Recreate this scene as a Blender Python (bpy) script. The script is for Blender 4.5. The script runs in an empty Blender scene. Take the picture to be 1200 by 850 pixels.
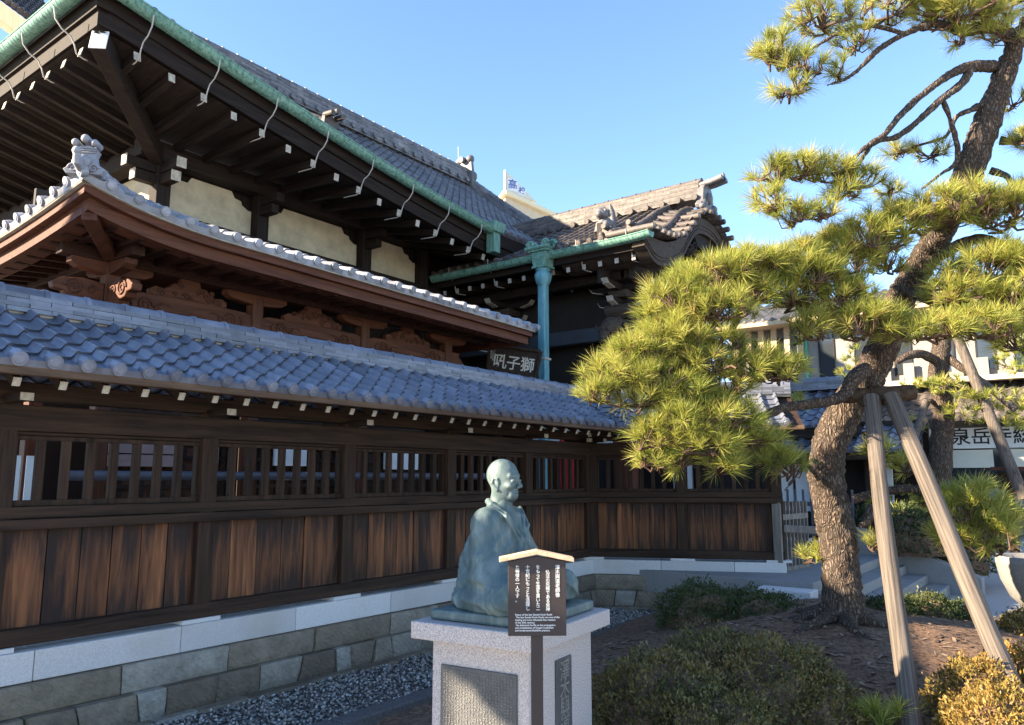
import bpy, math, random
import numpy as np
from mathutils import Vector, Matrix, noise as mnoise

random.seed(7)
rng = np.random.default_rng(7)
SC = bpy.context.scene
COL = SC.collection
R = math.radians

# ------------------------------------------------------------------ camera
EYE = 1.6
PITCH = math.atan(135 / 900)
YAW = R(36.8)
cam = bpy.data.cameras.new("camera")
cam.sensor_width = 36.0
cam.lens = 27.0
cam.clip_start = 0.05
cam.clip_end = 3000
camo = bpy.data.objects.new("camera", cam)
COL.objects.link(camo)
camo.location = (0, 0, EYE)
camo.rotation_euler = (R(90) + PITCH, 0, YAW - R(90))
SC.camera = camo

# ------------------------------------------------------------------ light
SUN_EL = R(23.6)
SUN_A = R(40)          # from -X towards +Y
S = Vector((-math.cos(SUN_A) * math.cos(SUN_EL), math.sin(SUN_A) * math.cos(SUN_EL), math.sin(SUN_EL)))
world = bpy.data.worlds.new("World")
SC.world = world
world.use_nodes = True
wn = world.node_tree
sky = wn.nodes.new("ShaderNodeTexSky")
sky.sky_type = 'NISHITA'
sky.sun_disc = False
sky.sun_elevation = SUN_EL
sky.sun_rotation = math.atan2(S.x, S.y)
sky.air_density = 1.0
sky.dust_density = 0.1
sky.altitude = 1400
sky.ozone_density = 3.0
bg = wn.nodes["Background"]
bg.inputs[1].default_value = 0.094
wn.links.new(sky.outputs[0], bg.inputs[0])
sl = bpy.data.lights.new("sun", 'SUN')
sl.energy = 5.0
sl.angle = R(0.5)
sl.color = (1.0, 0.84, 0.62)
so = bpy.data.objects.new("sun", sl)
COL.objects.link(so)
so.rotation_euler = S.to_track_quat('Z', 'Y').to_euler()
so.location = (-20, 20, 30)
SC.view_settings.view_transform = 'Standard'
SC.view_settings.look = 'None'
SC.view_settings.gamma = 1
SC.view_settings.exposure = 2.35
SC.view_settings.use_curve_mapping = False


# ------------------------------------------------------------------ helpers
def at(px, py, d):
    """a point d metres ahead along the horizontal viewing direction"""
    x = (px - 600) / 900.0
    y = (425 - py) / 900.0
    cp, sp = math.cos(PITCH), math.sin(PITCH)
    f = cp - y * sp
    u = y * cp + sp
    k = d / f
    fx, fy = math.cos(YAW), math.sin(YAW)
    return Vector(((f * fx + x * fy) * k, (f * fy - x * fx) * k, EYE + u * k))


INV = {}


def tag(o, label=None, cat=None, group=None, kind=None):
    if label: o["label"] = label
    if cat: o["category"] = cat
    if group: o["group"] = group
    if kind: o["kind"] = kind
    return o


def thing(name, loc, label, cat, group=None, rotz=0.0):
    o = bpy.data.objects.new(name, None)
    o.empty_display_size = 0.2
    COL.objects.link(o)
    o.location = loc
    o.rotation_euler = (0, 0, rotz)
    INV[o.name] = (Matrix.Translation(Vector(loc)) @ Matrix.Rotation(rotz, 4, 'Z')).inverted()
    return tag(o, label, cat, group, "thing")


def root_of(o):
    while o.parent: o = o.parent
    return o


class MB:
    def __init__(s):
        s.v = []; s.f = []; s.t = []; s.sm = []; s.n = 0

    def add(s, verts, faces, tint=0.5, smooth=False):
        verts = np.asarray(verts, dtype=float).reshape(-1, 3)
        o = s.n
        s.v.append(verts); s.n += len(verts)
        for i, f in enumerate(faces):
            s.f.append([a + o for a in f])
        if np.isscalar(tint): s.t.extend([tint] * len(faces))
        else: s.t.extend(list(tint))
        s.sm.extend([smooth] * len(faces))

    def box(s, c, size, rot=None, tint=0.5, taper=1.0):
        hx, hy, hz = size[0] / 2, size[1] / 2, size[2] / 2
        p = [(-hx, -hy, -hz), (hx, -hy, -hz), (hx, hy, -hz), (-hx, hy, -hz),
             (-hx * taper, -hy * taper, hz), (hx * taper, -hy * taper, hz), (hx * taper, hy * taper, hz), (-hx * taper, hy * taper, hz)]
        if rot is not None: p = [rot @ Vector(q) for q in p]
        p = [(q[0] + c[0], q[1] + c[1], q[2] + c[2]) for q in p]
        s.add(p, [(0, 3, 2, 1), (4, 5, 6, 7), (0, 1, 5, 4), (1, 2, 6, 5), (2, 3, 7, 6), (3, 0, 4, 7)], tint)
        return s

    def span(s, x0, x1, y0, y1, z0, z1, tint=0.5):
        return s.box(((x0 + x1) / 2, (y0 + y1) / 2, (z0 + z1) / 2), (x1 - x0, y1 - y0, z1 - z0), tint=tint)

    def beam(s, p0, p1, w, h, up=(0, 0, 1), tint=0.5):
        p0 = Vector(p0); p1 = Vector(p1)
        d = (p1 - p0); L = d.length; d.normalize()
        side = d.cross(Vector(up)).normalized(); u = side.cross(d)
        rot = Matrix((side, d, u)).transposed()
        return s.box((p0 + p1) / 2, (w, L, h), rot, tint)

    def grid(s, P, tint=0.5, smooth=True, close=False):
        P = np.asarray(P); r, c = P.shape[:2]
        idx = np.arange(r * c).reshape(r, c)
        a = idx[:-1, :-1].ravel(); b = idx[:-1, 1:].ravel(); d = idx[1:, 1:].ravel(); e = idx[1:, :-1].ravel()
        fs = np.stack([a, b, d, e], 1).tolist()
        if close:
            fs += [[int(idx[i, -1]), int(idx[i, 0]), int(idx[i + 1, 0]), int(idx[i + 1, -1])] for i in range(r - 1)]
        s.add(P.reshape(-1, 3), fs, tint, smooth)

    def tube(s, pts, rad, n=8, caps=True, tint=0.5, smooth=True, disp=None):
        pts = [Vector(p) for p in pts]
        if np.isscalar(rad): rad = [rad] * len(pts)
        rings = []
        prev = None
        for i, p in enumerate(pts):
            a = pts[max(i - 1, 0)]; b = pts[min(i + 1, len(pts) - 1)]
            d = (b - a).normalized()
            if prev is None:
                ref = Vector((0, 0, 1)) if abs(d.z) < 0.9 else Vector((1, 0, 0))
                u = d.cross(ref).normalized()
            else:
                u = (prev - d * prev.dot(d)).normalized()
            prev = u
            w = d.cross(u)
            ring = []
            for k in range(n):
                th = 2 * math.pi * k / n
                q = u * math.cos(th) + w * math.sin(th)
                r = rad[i]
                if disp: r = disp(p + q * r, r, i, th)
                ring.append(p + q * r)
            rings.append(ring)
        m = len(rings)
        vs = [tuple(q) for ring in rings for q in ring]
        fs = []
        for i in range(m - 1):
            for k in range(n):
                fs.append((i * n + k, i * n + (k + 1) % n, (i + 1) * n + (k + 1) % n, (i + 1) * n + k))
        s.add(vs, fs, tint, smooth)
        if caps:
            s.add([tuple(q) for q in rings[0]], [tuple(range(n))[::-1]], tint)
            s.add([tuple(q) for q in rings[-1]], [tuple(range(n))], tint)
        return s

    def lathe(s, c, prof, n=24, tint=0.5, smooth=True):
        P = np.array([[(c[0] + r * math.cos(2 * math.pi * k / n), c[1] + r * math.sin(2 * math.pi * k / n), c[2] + z) for k in range(n)] for r, z in prof])
        s.grid(P, tint, smooth, close=True)
        return s

    def prism(s, poly, o, ax, ay, th, tint=0.5):
        """polygon poly (2D) in the plane o+ax*u+ay*v, thickness th along ax x ay"""
        o = Vector(o); ax = Vector(ax).normalized(); ay = Vector(ay).normalized(); n = ax.cross(ay).normalized()
        k = len(poly)
        a = [o + ax * u + ay * v - n * th / 2 for u, v in poly]
        b = [q + n * th for q in a]
        ar = sum(poly[i][0] * poly[(i + 1) % k][1] - poly[(i + 1) % k][0] * poly[i][1] for i in range(k))
        fs = [list(range(k))[::-1], list(range(k, 2 * k))]
        fs += [[i, (i + 1) % k, k + (i + 1) % k, k + i] for i in range(k)]
        if ar < 0: fs = [f[::-1] for f in fs]
        s.add([tuple(q) for q in a + b], fs, tint)
        return s

    def blob(s, c, r, n=10, tint=0.5, squash=(1, 1, 1), rough=0.0):
        rows = []
        m = max(5, n // 2 + 1)
        for i in range(m):
            ph = math.pi * i / (m - 1)
            row = []
            for k in range(n):
                th = 2 * math.pi * k / n
                q = Vector((math.sin(ph) * math.cos(th), math.sin(ph) * math.sin(th), math.cos(ph)))
                rr = r * (1 + rough * mnoise.noise(q * 1.7 + Vector(c) * 3))
                row.append((c[0] + q.x * rr * squash[0], c[1] + q.y * rr * squash[1], c[2] + q.z * rr * squash[2]))
            rows.append(row)
        s.grid(np.array(rows)[::-1], tint, True, close=True)
        return s

    def build(s, name, mat, parent=None, bevel=0.0, local=False, sharp=None, label=None):
        me = bpy.data.meshes.new(name)
        V = np.concatenate(s.v) if s.v else np.zeros((0, 3))
        if parent is not None and not local:
            m = np.array(INV[root_of(parent).name])
            V = V @ m[:3, :3].T + m[:3, 3]
        me.from_pydata(V.tolist(), [], s.f)
        me.polygons.foreach_set("use_smooth", s.sm)
        at_ = me.attributes.new("tint", 'FLOAT', 'FACE')
        at_.data.foreach_set("value", np.array(s.t, dtype=np.float32))
        me.materials.append(mat)
        me.update()
        if sharp is not None: me.set_sharp_from_angle(angle=R(sharp))
        o = bpy.data.objects.new(name, me)
        COL.objects.link(o)
        if parent is not None: o.parent = parent
        if bevel:
            b = o.modifiers.new("bevel", 'BEVEL'); b.width = bevel; b.segments = 2; b.limit_method = 'ANGLE'; b.angle_limit = R(50)
        if label: o["label"] = label
        return o


def copy_tree(o, parent=None, loc=None):
    c = o.copy()
    COL.objects.link(c)
    if parent is not None: c.parent = parent
    if loc is not None: c.location = loc
    for ch in list(o.children):
        copy_tree(ch, c)
    return c


# ------------------------------------------------------------------ materials
class NT:
    def __init__(s, name):
        s.m = bpy.data.materials.new(name); s.m.use_nodes = True
        s.t = s.m.node_tree
        s.b = s.t.nodes["Principled BSDF"]
        s.out = s.t.nodes["Material Output"]

    def n(s, typ, **kw):
        x = s.t.nodes.new(typ)
        for k, v in kw.items(): setattr(x, k, v)
        return x

    def l(s, a, b): s.t.links.new(a, b)

    def coord(s, scale=(1, 1, 1), rot=(0, 0, 0)):
        tc = s.n("ShaderNodeTexCoord"); mp = s.n("ShaderNodeMapping")
        mp.inputs["Scale"].default_value = scale; mp.inputs["Rotation"].default_value = rot
        s.l(tc.outputs["Object"], mp.inputs[0]); return mp.outputs[0]

    def noise(s, co, scale, detail=5, rough=0.6, dist=0.0):
        x = s.n("ShaderNodeTexNoise")
        x.inputs["Scale"].default_value = scale; x.inputs["Detail"].default_value = detail
        x.inputs["Roughness"].default_value = rough; x.inputs["Distortion"].default_value = dist
        s.l(co, x.inputs["Vector"]); return x.outputs["Fac"]

    def ramp(s, fac, stops):
        r = s.n("ShaderNodeValToRGB")
        e = r.color_ramp.elements
        while len(e) < len(stops): e.new(0.5)
        for q, (p, c) in zip(e, stops):
            q.position = p; q.color = c if len(c) == 4 else (*c, 1)
        s.l(fac, r.inputs[0]); return r.outputs[0]

    def mix(s, fac, a, b, mode='MIX'):
        x = s.n("ShaderNodeMix", data_type='RGBA', blend_type=mode)
        for i, q in ((0, fac), (6, a), (7, b)):
            if hasattr(q, "links"): s.l(q, x.inputs[i])
            elif i == 0: x.inputs[0].default_value = q
            else: x.inputs[i].default_value = (*q, 1) if len(q) == 3 else q
        return x.outputs[2]

    def math(s, op, a, b=None):
        x = s.n("ShaderNodeMath", operation=op)
        for i, q in ((0, a), (1, b)):
            if q is None: continue
            if hasattr(q, "links"): s.l(q, x.inputs[i])
            else: x.inputs[i].default_value = q
        return x.outputs[0]

    def tint(s, lo=0.7, hi=1.3):
        a = s.n("ShaderNodeAttribute", attribute_name="tint")
        mr = s.n("ShaderNodeMapRange")
        mr.inputs[3].default_value = lo; mr.inputs[4].default_value = hi
        s.l(a.outputs["Fac"], mr.inputs[0]); return mr.outputs[0]

    def scalec(s, col, val):
        x = s.n("ShaderNodeVectorMath", operation='SCALE')
        s.l(col, x.inputs[0])
        s.l(val, x.inputs["Scale"]); return x.outputs[0]

    def bump(s, h, strength=0.3, dist=0.01):
        b = s.n("ShaderNodeBump"); b.inputs["Strength"].default_value = strength; b.inputs["Distance"].default_value = dist
        s.l(h, b.inputs["Height"]); s.l(b.outputs[0], s.b.inputs["Normal"]); return b

    def done(s, col=None, rough=0.7, spec=0.5, metal=0.0):
        if col is not None:
            if hasattr(col, "links"): s.l(col, s.b.inputs["Base Color"])
            else: s.b.inputs["Base Color"].default_value = (*col, 1)
        if hasattr(rough, "links"): s.l(rough, s.b.inputs["Roughness"])
        else: s.b.inputs["Roughness"].default_value = rough
        s.b.inputs["Specular IOR Level"].default_value = spec
        s.b.inputs["Metallic"].default_value = metal
        return s.m


def wood(name, c1, c2, axis='x', fine=22.0, rough=0.72, bump=0.35, stain=None, lo=0.75, hi=1.25, ratio=16, dist=0.4):
    n = NT(name)
    k = {'x': 0, 'y': 1, 'z': 2}[axis]
    sc = [fine] * 3; sc[k] = fine / ratio
    co = n.coord(sc)
    g = n.noise(co, 1.0, 7, 0.65, dist)
    col = n.ramp(g, [(0.3, c1), (0.68, c2)])
    if stain:
        sc2 = [5.5] * 3; sc2[k] = 0.9
        st = n.noise(n.coord(sc2), 1.0, 4, 0.6, 0.8)
        col = n.mix(n.ramp(st, [(0.45, (0, 0, 0)), (0.62, (1, 1, 1))]), col, stain)
    col = n.scalec(col, n.tint(lo, hi))
    n.bump(g, bump, 0.006)
    return n.done(col, rough, 0.16)


def speckle(name, c1, c2, scale=160, rough=0.75, c3=None, bump=0.15, lo=0.88, hi=1.12):
    n = NT(name)
    co = n.coord()
    a = n.noise(co, scale, 3, 0.7)
    col = n.ramp(a, [(0.38, c1), (0.6, c2)])
    if c3:
        b = n.noise(co, 2.2, 5, 0.6)
        col = n.mix(n.ramp(b, [(0.5, (0, 0, 0)), (0.75, (0.7, 0.7, 0.7))]), col, c3)
    col = n.scalec(col, n.tint(lo, hi))
    n.bump(a, bump, 0.003)
    return n.done(col, rough, 0.3)


def plain(name, c, rough=0.6, var=0.2, scale=4.0, spec=0.4, bump=0.05, metal=0.0, lo=0.85, hi=1.15):
    n = NT(name)
    co = n.coord()
    a = n.noise(co, scale, 6, 0.65)
    c1 = tuple(x * (1 - var) for x in c); c2 = tuple(min(1, x * (1 + var)) for x in c)
    col = n.scalec(n.ramp(a, [(0.3, c1), (0.7, c2)]), n.tint(lo, hi))
    n.bump(n.noise(co, scale * 12, 4), bump, 0.004)
    return n.done(col, rough, spec, metal)


def tilemat(name, c1, c2, rough=0.38, spec=0.5, lo=0.65, hi=1.35, dust=(0.3, 0.27, 0.22)):
    n = NT(name)
    co = n.coord()
    a = n.noise(co, 7.0, 6, 0.7)
    col = n.ramp(a, [(0.3, c1), (0.7, c2)])
    d = n.noise(co, 1.6, 5, 0.65)
    col = n.mix(n.ramp(d, [(0.52, (0, 0, 0)), (0.8, (0.5, 0.5, 0.5))]), col, dust)
    col = n.scalec(col, n.tint(lo, hi))
    n.bump(n.noise(co, 60, 4), 0.2, 0.003)
    rg = n.math('ADD', n.math('MULTIPLY', n.noise(co, 12, 4), 0.3), rough - 0.12)
    return n.done(col, rg, spec)


M = {}
M['wood_rail'] = wood('dark_weathered_wood_lengthwise', (0.012, 0.008, 0.006), (0.060, 0.034, 0.022), 'x')
M['wood_post'] = wood('dark_weathered_wood_upright', (0.013, 0.008, 0.006), (0.062, 0.035, 0.022), 'z')
M['wood_deep'] = wood('dark_weathered_wood_crosswise', (0.012, 0.009, 0.007), (0.045, 0.029, 0.021), 'y')
M['red_x'] = wood('red_brown_wood_lengthwise', (0.055, 0.018, 0.009), (0.155, 0.058, 0.030), 'x', rough=0.6)
M['red_y'] = wood('red_brown_wood_crosswise', (0.050, 0.018, 0.010), (0.13, 0.05, 0.028), 'y', rough=0.6)
M['red_shaded'] = wood('shade_toned_red_brown_wood', (0.022, 0.010, 0.007), (0.060, 0.026, 0.016), 'y', rough=0.7)  # same red brown wood, darkened to stand in for shade under the eaves
M['red_z'] = wood('red_brown_wood_upright', (0.055, 0.020, 0.011), (0.15, 0.06, 0.033), 'z', rough=0.6)
M['hall_x'] = wood('shade_toned_hall_wood_lengthwise', (0.008, 0.006, 0.005), (0.030, 0.019, 0.014), 'x')  # dark hall timber, toned darker still to stand in for eave shade
M['hall_y'] = wood('shade_toned_hall_wood_crosswise', (0.008, 0.006, 0.005), (0.030, 0.019, 0.014), 'y')
M['hall_z'] = wood('shade_toned_hall_wood_upright', (0.008, 0.006, 0.005), (0.030, 0.019, 0.014), 'z')
M['grey_wood_y'] = wood('silvered_wood_crosswise', (0.028, 0.020, 0.015), (0.085, 0.062, 0.046), 'y')
M['pole_wood'] = wood('pale_weathered_pole_wood', (0.026, 0.021, 0.018), (0.175, 0.142, 0.115), 'z', fine=60, bump=1.0, ratio=40, dist=0.05)
M['log_wood'] = wood('dark_bark_log', (0.02, 0.013, 0.01), (0.10, 0.065, 0.04), 'x', fine=20)


def boards():
    n = NT('charred_cedar_boards')
    co = n.coord((20, 20, 1.1))
    g = n.noise(co, 1.0, 7, 0.65, 0.5)
    col = n.ramp(g, [(0.28, (0.045, 0.016, 0.007)), (0.55, (0.17, 0.064, 0.024)), (0.75, (0.29, 0.120, 0.046))])
    st = n.noise(n.coord((13, 13, 1.1)), 1.0, 6, 0.6, 1.0)
    tc = n.n("ShaderNodeTexCoord"); sx = n.n("ShaderNodeSeparateXYZ"); n.l(tc.outputs["Object"], sx.inputs[0])
    # weathering band under the sill rail and above the foot rail
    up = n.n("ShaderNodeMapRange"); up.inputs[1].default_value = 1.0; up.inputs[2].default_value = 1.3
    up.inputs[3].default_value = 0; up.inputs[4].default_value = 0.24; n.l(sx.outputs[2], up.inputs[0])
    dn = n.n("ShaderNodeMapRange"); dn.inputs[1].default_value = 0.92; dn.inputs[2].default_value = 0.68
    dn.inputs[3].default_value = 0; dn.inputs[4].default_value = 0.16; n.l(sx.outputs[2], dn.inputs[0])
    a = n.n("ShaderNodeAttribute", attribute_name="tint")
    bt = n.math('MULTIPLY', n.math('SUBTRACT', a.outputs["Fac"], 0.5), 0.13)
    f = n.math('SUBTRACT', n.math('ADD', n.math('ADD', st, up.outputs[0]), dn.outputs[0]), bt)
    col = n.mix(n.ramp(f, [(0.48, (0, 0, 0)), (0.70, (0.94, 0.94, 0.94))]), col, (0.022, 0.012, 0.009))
    col = n.scalec(col, n.tint(0.7, 1.25))
    n.bump(g, 0.4, 0.006)
    return n.done(col, 0.66, 0.3)


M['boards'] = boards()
M['tile_blue'] = tilemat('blue_grey_glazed_tile', (0.085, 0.092, 0.12), (0.165, 0.175, 0.215), 0.31, 0.5, lo=0.66, hi=1.3, dust=(0.2, 0.2, 0.22))
M['tile_grey'] = tilemat('old_grey_clay_tile', (0.075, 0.072, 0.075), (0.17, 0.16, 0.165), 0.5, 0.4)
M['tile_warm'] = tilemat('weathered_warm_grey_tile', (0.05, 0.041, 0.036), (0.125, 0.103, 0.09), 0.55, 0.3, dust=(.11,.092,.075))
M['tile_pale'] = tilemat('pale_grey_edge_tile', (0.19, 0.19, 0.21), (0.34, 0.34, 0.37), 0.45, 0.45)
M['mortar'] = plain('pale_lime_mortar', (0.42, 0.37, 0.29), 0.9, 0.3, 10)
M['plaster'] = plain('cream_wall_plaster', (0.47, 0.39, 0.26), 0.9, 0.22, 3.5)
M['office_wall'] = plain('greyish_white_render', (0.215, 0.20, 0.18), 0.85, 0.12, 1.2)
M['white'] = plain('white_painted_wall', (0.74, 0.73, 0.70), 0.8, 0.08, 2.0)
M['tip'] = plain('white_rafter_tip_paint', (0.40, 0.35, 0.28), 0.8, 0.4, 25)
M['granite'] = speckle('pale_granite', (0.50, 0.465, 0.445), (0.68, 0.64, 0.61), 190, c3=(0.50, 0.44, 0.37))
M['granite_pink'] = speckle('speckled_pinkish_granite', (0.27, 0.235, 0.225), (0.53, 0.47, 0.44), 150, rough=0.6, lo=0.95, hi=1.05)
M['basin_stone'] = speckle('weathered_basin_stone', (0.15, 0.14, 0.128), (0.25, 0.235, 0.215), 120, c3=(0.14, 0.13, 0.11))
M['paving'] = speckle('worn_paving_stone', (0.20, 0.19, 0.18), (0.29, 0.275, 0.26), 90, c3=(0.16, 0.15, 0.135))
M['road'] = speckle('pale_bounce_ground', (0.32, 0.30, 0.28), (0.42, 0.395, 0.37), 40, c3=(0.32, 0.30, 0.275))  # kept pale so the sunlit ground bounces light up onto the walls


def stones():
    n = NT('tooled_oya_stone')
    a = n.n("ShaderNodeAttribute", attribute_name="tint")
    col = n.ramp(a.outputs["Fac"], [(0.0, (0.17, 0.125, 0.09)), (0.3, (0.24, 0.185, 0.13)), (0.55, (0.31, 0.25, 0.18)), (0.8, (0.37, 0.32, 0.25)), (1.0, (0.43, 0.39, 0.33))])
    co = n.coord()
    ns = n.noise(co, 9, 6, 0.7)
    col = n.mix(n.ramp(ns, [(0.35, (0.55, 0.55, 0.55)), (0.7, (0, 0, 0))]), col, (0.095, 0.078, 0.06))
    w = n.n("ShaderNodeTexWave"); w.wave_type = 'BANDS'; w.bands_direction = 'DIAGONAL'
    w.inputs["Scale"].default_value = 11; w.inputs["Distortion"].default_value = 5; w.inputs["Detail"].default_value = 3; w.inputs["Detail Scale"].default_value = 2.5
    n.l(co, w.inputs["Vector"])
    h = n.math('ADD', n.math('MULTIPLY', w.outputs["Fac"], 0.6), ns)
    n.bump(h, 0.75, 0.012)
    return n.done(col, 0.9, 0.15)


M['stones'] = stones()


def patina(name, c1, c2, c3, rough=0.55, sc=6.0, stretch=(1, 1, 0.25), metal=0.0, spec=0.4):
    n = NT(name)
    co = n.coord(stretch)
    a = n.noise(co, sc, 7, 0.7, 0.5)
    col = n.ramp(a, [(0.28, c1), (0.5, c2), (0.74, c3)])
    col = n.scalec(col, n.tint(0.8, 1.2))
    n.bump(n.noise(n.coord(), sc * 8, 4), 0.2, 0.004)
    return n.done(col, rough, spec, metal)


M['copper'] = patina('green_copper_patina', (0.025, 0.06, 0.048), (0.12, 0.26, 0.20), (0.30, 0.42, 0.32), sc=22, stretch=(1, 1, 0.22))
M['copper_pipe'] = patina('blue_green_copper_pipe', (0.05, 0.14, 0.16), (0.11, 0.28, 0.32), (0.22, 0.42, 0.45), sc=5)
M['bronze'] = patina('blue_grey_bronze_patina', (0.030, 0.054, 0.056), (0.085, 0.120, 0.118), (0.21, 0.245, 0.215), rough=0.5, sc=9, stretch=(1, 1, 0.3), metal=0.0)
M['bronze_dark'] = patina('dark_bronze_plate', (0.035, 0.037, 0.04), (0.065, 0.065, 0.067), (0.10, 0.098, 0.095), rough=0.5, sc=9, stretch=(1, 1, 1))
M['bronze_light'] = plain('worn_raised_bronze_letters', (0.20, 0.19, 0.175), 0.5, 0.3, 30)
M['hook'] = plain('pale_galvanised_hook', (0.42, 0.38, 0.34), 0.5, 0.2, 8)
M['sign_brown'] = plain('dark_brown_sign_paint', (0.030, 0.020, 0.019), 0.5, 0.15, 6)
M['sign_wood'] = wood('pale_new_wood', (0.42, 0.28, 0.17), (0.62, 0.45, 0.30), 'x', rough=0.6)
M['letter'] = plain('white_letter_paint', (0.85, 0.85, 0.84), 0.6, 0.03)
M['letter_old'] = plain('worn_pale_letter_paint', (0.66, 0.61, 0.52), 0.7, 0.15, 20)
M['letter_black'] = plain('black_letter_paint', (0.02, 0.02, 0.02), 0.6, 0.03)
M['letter_blue'] = plain('blue_letter_paint', (0.06, 0.13, 0.40), 0.6, 0.03)
M['plaque_wood'] = wood('dark_plaque_wood', (0.02, 0.013, 0.010), (0.05, 0.033, 0.025), 'x')
M['red_cloth'] = plain('red_cloth', (0.45, 0.02, 0.035), 0.8, 0.2, 5)
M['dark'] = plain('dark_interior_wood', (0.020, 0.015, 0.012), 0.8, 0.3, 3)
M['cream_wood'] = wood('cream_painted_wood', (0.36, 0.27, 0.17), (0.50, 0.38, 0.25), 'z')
M['green_net'] = plain('green_pipe_paint', (0.04, 0.33, 0.22), 0.6, 0.1)
M['blind'] = plain('cream_roller_blind', (0.62, 0.60, 0.50), 0.8, 0.05)
M['pink_tile'] = plain('pinkish_wall_tile', (0.34, 0.22, 0.19), 0.5, 0.1)
M['beige'] = plain('beige_rendered_wall', (0.55, 0.46, 0.33), 0.8, 0.08)
n_ = NT('window_glass'); n_.bump(n_.noise(n_.coord(), 2.0, 2), 0.03, 0.02)
M['glass'] = n_.done((0.03, 0.035, 0.04), 0.08, 0.6)


def bark():
    n = NT('plated_pine_bark')
    co = n.coord((1, 1, 0.30))
    v = n.n("ShaderNodeTexVoronoi"); v.feature = 'DISTANCE_TO_EDGE'; v.inputs["Scale"].default_value = 38
    wv = n.noise(n.coord(), 9, 4)
    vm = n.n("ShaderNodeVectorMath", operation='ADD')
    sv = n.n("ShaderNodeVectorMath", operation='SCALE'); sv.inputs["Scale"].default_value = 0.22
    nn = n.n("ShaderNodeTexNoise"); nn.inputs["Scale"].default_value = 8; n.l(co, nn.inputs["Vector"])
    n.l(nn.outputs["Color"], sv.inputs[0]); n.l(co, vm.inputs[0]); n.l(sv.outputs[0], vm.inputs[1]); n.l(vm.outputs[0], v.inputs["Vector"])
    e = n.ramp(v.outputs["Distance"], [(0.0, (0, 0, 0)), (0.34, (1, 1, 1))])
    ns = n.noise(n.coord(), 40, 5, 0.7)
    plate = n.ramp(ns, [(0.3, (0.085, 0.06, 0.045)), (0.65, (0.26, 0.19, 0.138))])
    plate = n.mix(n.ramp(wv, [(0.45, (0, 0, 0)), (0.7, (0.6, 0.6, 0.6))]), plate, (0.17, 0.15, 0.135))
    col = n.mix(e, (0.045, 0.032, 0.025), plate)
    h = n.math('ADD', e, n.math('MULTIPLY', ns, 0.6))
    n.bump(h, 0.9, 0.02)
    return n.done(col, 0.88, 0.2)


M['bark'] = bark()
M['twig'] = wood('brown_pine_twig', (0.05, 0.03, 0.022), (0.14, 0.088, 0.06), 'z', fine=30, rough=0.8)


def foliage(name, stops, trans=0.35, rough=0.5):
    n = NT(name)
    a = n.n("ShaderNodeAttribute", attribute_name="tint")
    col = n.ramp(a.outputs["Fac"], stops)
    n.done(col, rough, 0.35)
    tr = n.n("ShaderNodeBsdfTranslucent"); n.l(col, tr.inputs[0])
    mx = n.n("ShaderNodeMixShader"); mx.inputs[0].default_value = trans
    n.l(n.b.outputs[0], mx.inputs[1]); n.l(tr.outputs[0], mx.inputs[2]); n.l(mx.outputs[0], n.out.inputs[0])
    return n.m


M['needles'] = foliage('pine_needles', [(0.0, (0.09, 0.13, 0.03)), (0.45, (0.31, 0.335, 0.06)), (0.8, (0.49, 0.465, 0.11)), (0.94, (0.48, 0.39, 0.12)), (1.0, (0.28, 0.16, 0.06))], 0.45)
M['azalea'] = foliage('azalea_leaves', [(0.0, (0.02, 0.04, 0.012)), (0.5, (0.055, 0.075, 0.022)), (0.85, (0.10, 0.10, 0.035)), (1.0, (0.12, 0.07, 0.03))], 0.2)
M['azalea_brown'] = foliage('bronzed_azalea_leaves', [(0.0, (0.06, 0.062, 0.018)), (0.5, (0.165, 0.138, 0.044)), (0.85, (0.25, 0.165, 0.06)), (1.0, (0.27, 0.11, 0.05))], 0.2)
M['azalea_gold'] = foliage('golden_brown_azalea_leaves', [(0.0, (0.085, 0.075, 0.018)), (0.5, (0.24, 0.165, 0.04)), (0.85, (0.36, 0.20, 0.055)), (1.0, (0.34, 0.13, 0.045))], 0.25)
M['soil'] = speckle('brown_garden_soil', (0.075, 0.043, 0.027), (0.20, 0.122, 0.076), 30, rough=0.95, c3=(0.085, 0.05, 0.03), bump=0.5)
n_ = NT('gravel_base')
v_ = n_.n("ShaderNodeTexVoronoi"); v_.inputs["Scale"].default_value = 45; n_.l(n_.coord(), v_.inputs["Vector"])
M['gravel'] = n_.done(n_.mix(n_.ramp(v_.outputs["Distance"], [(0.1, (0, 0, 0)), (0.6, (1, 1, 1))]), n_.ramp(v_.outputs["Color"], [(0.2, (0.13, 0.115, 0.10)), (0.8, (0.33, 0.30, 0.27))]), (0.04, 0.035, 0.03)), 0.85)
n_ = NT('gravel_pebbles')
a_ = n_.n("ShaderNodeAttribute", attribute_name="tint")
M['pebble'] = n_.done(n_.ramp(a_.outputs["Fac"], [(0, (0.10, 0.095, 0.095)), (0.4, (0.24, 0.215, 0.19)), (0.7, (0.36, 0.31, 0.255)), (1, (0.55, 0.52, 0.48))]), 0.7)


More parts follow.
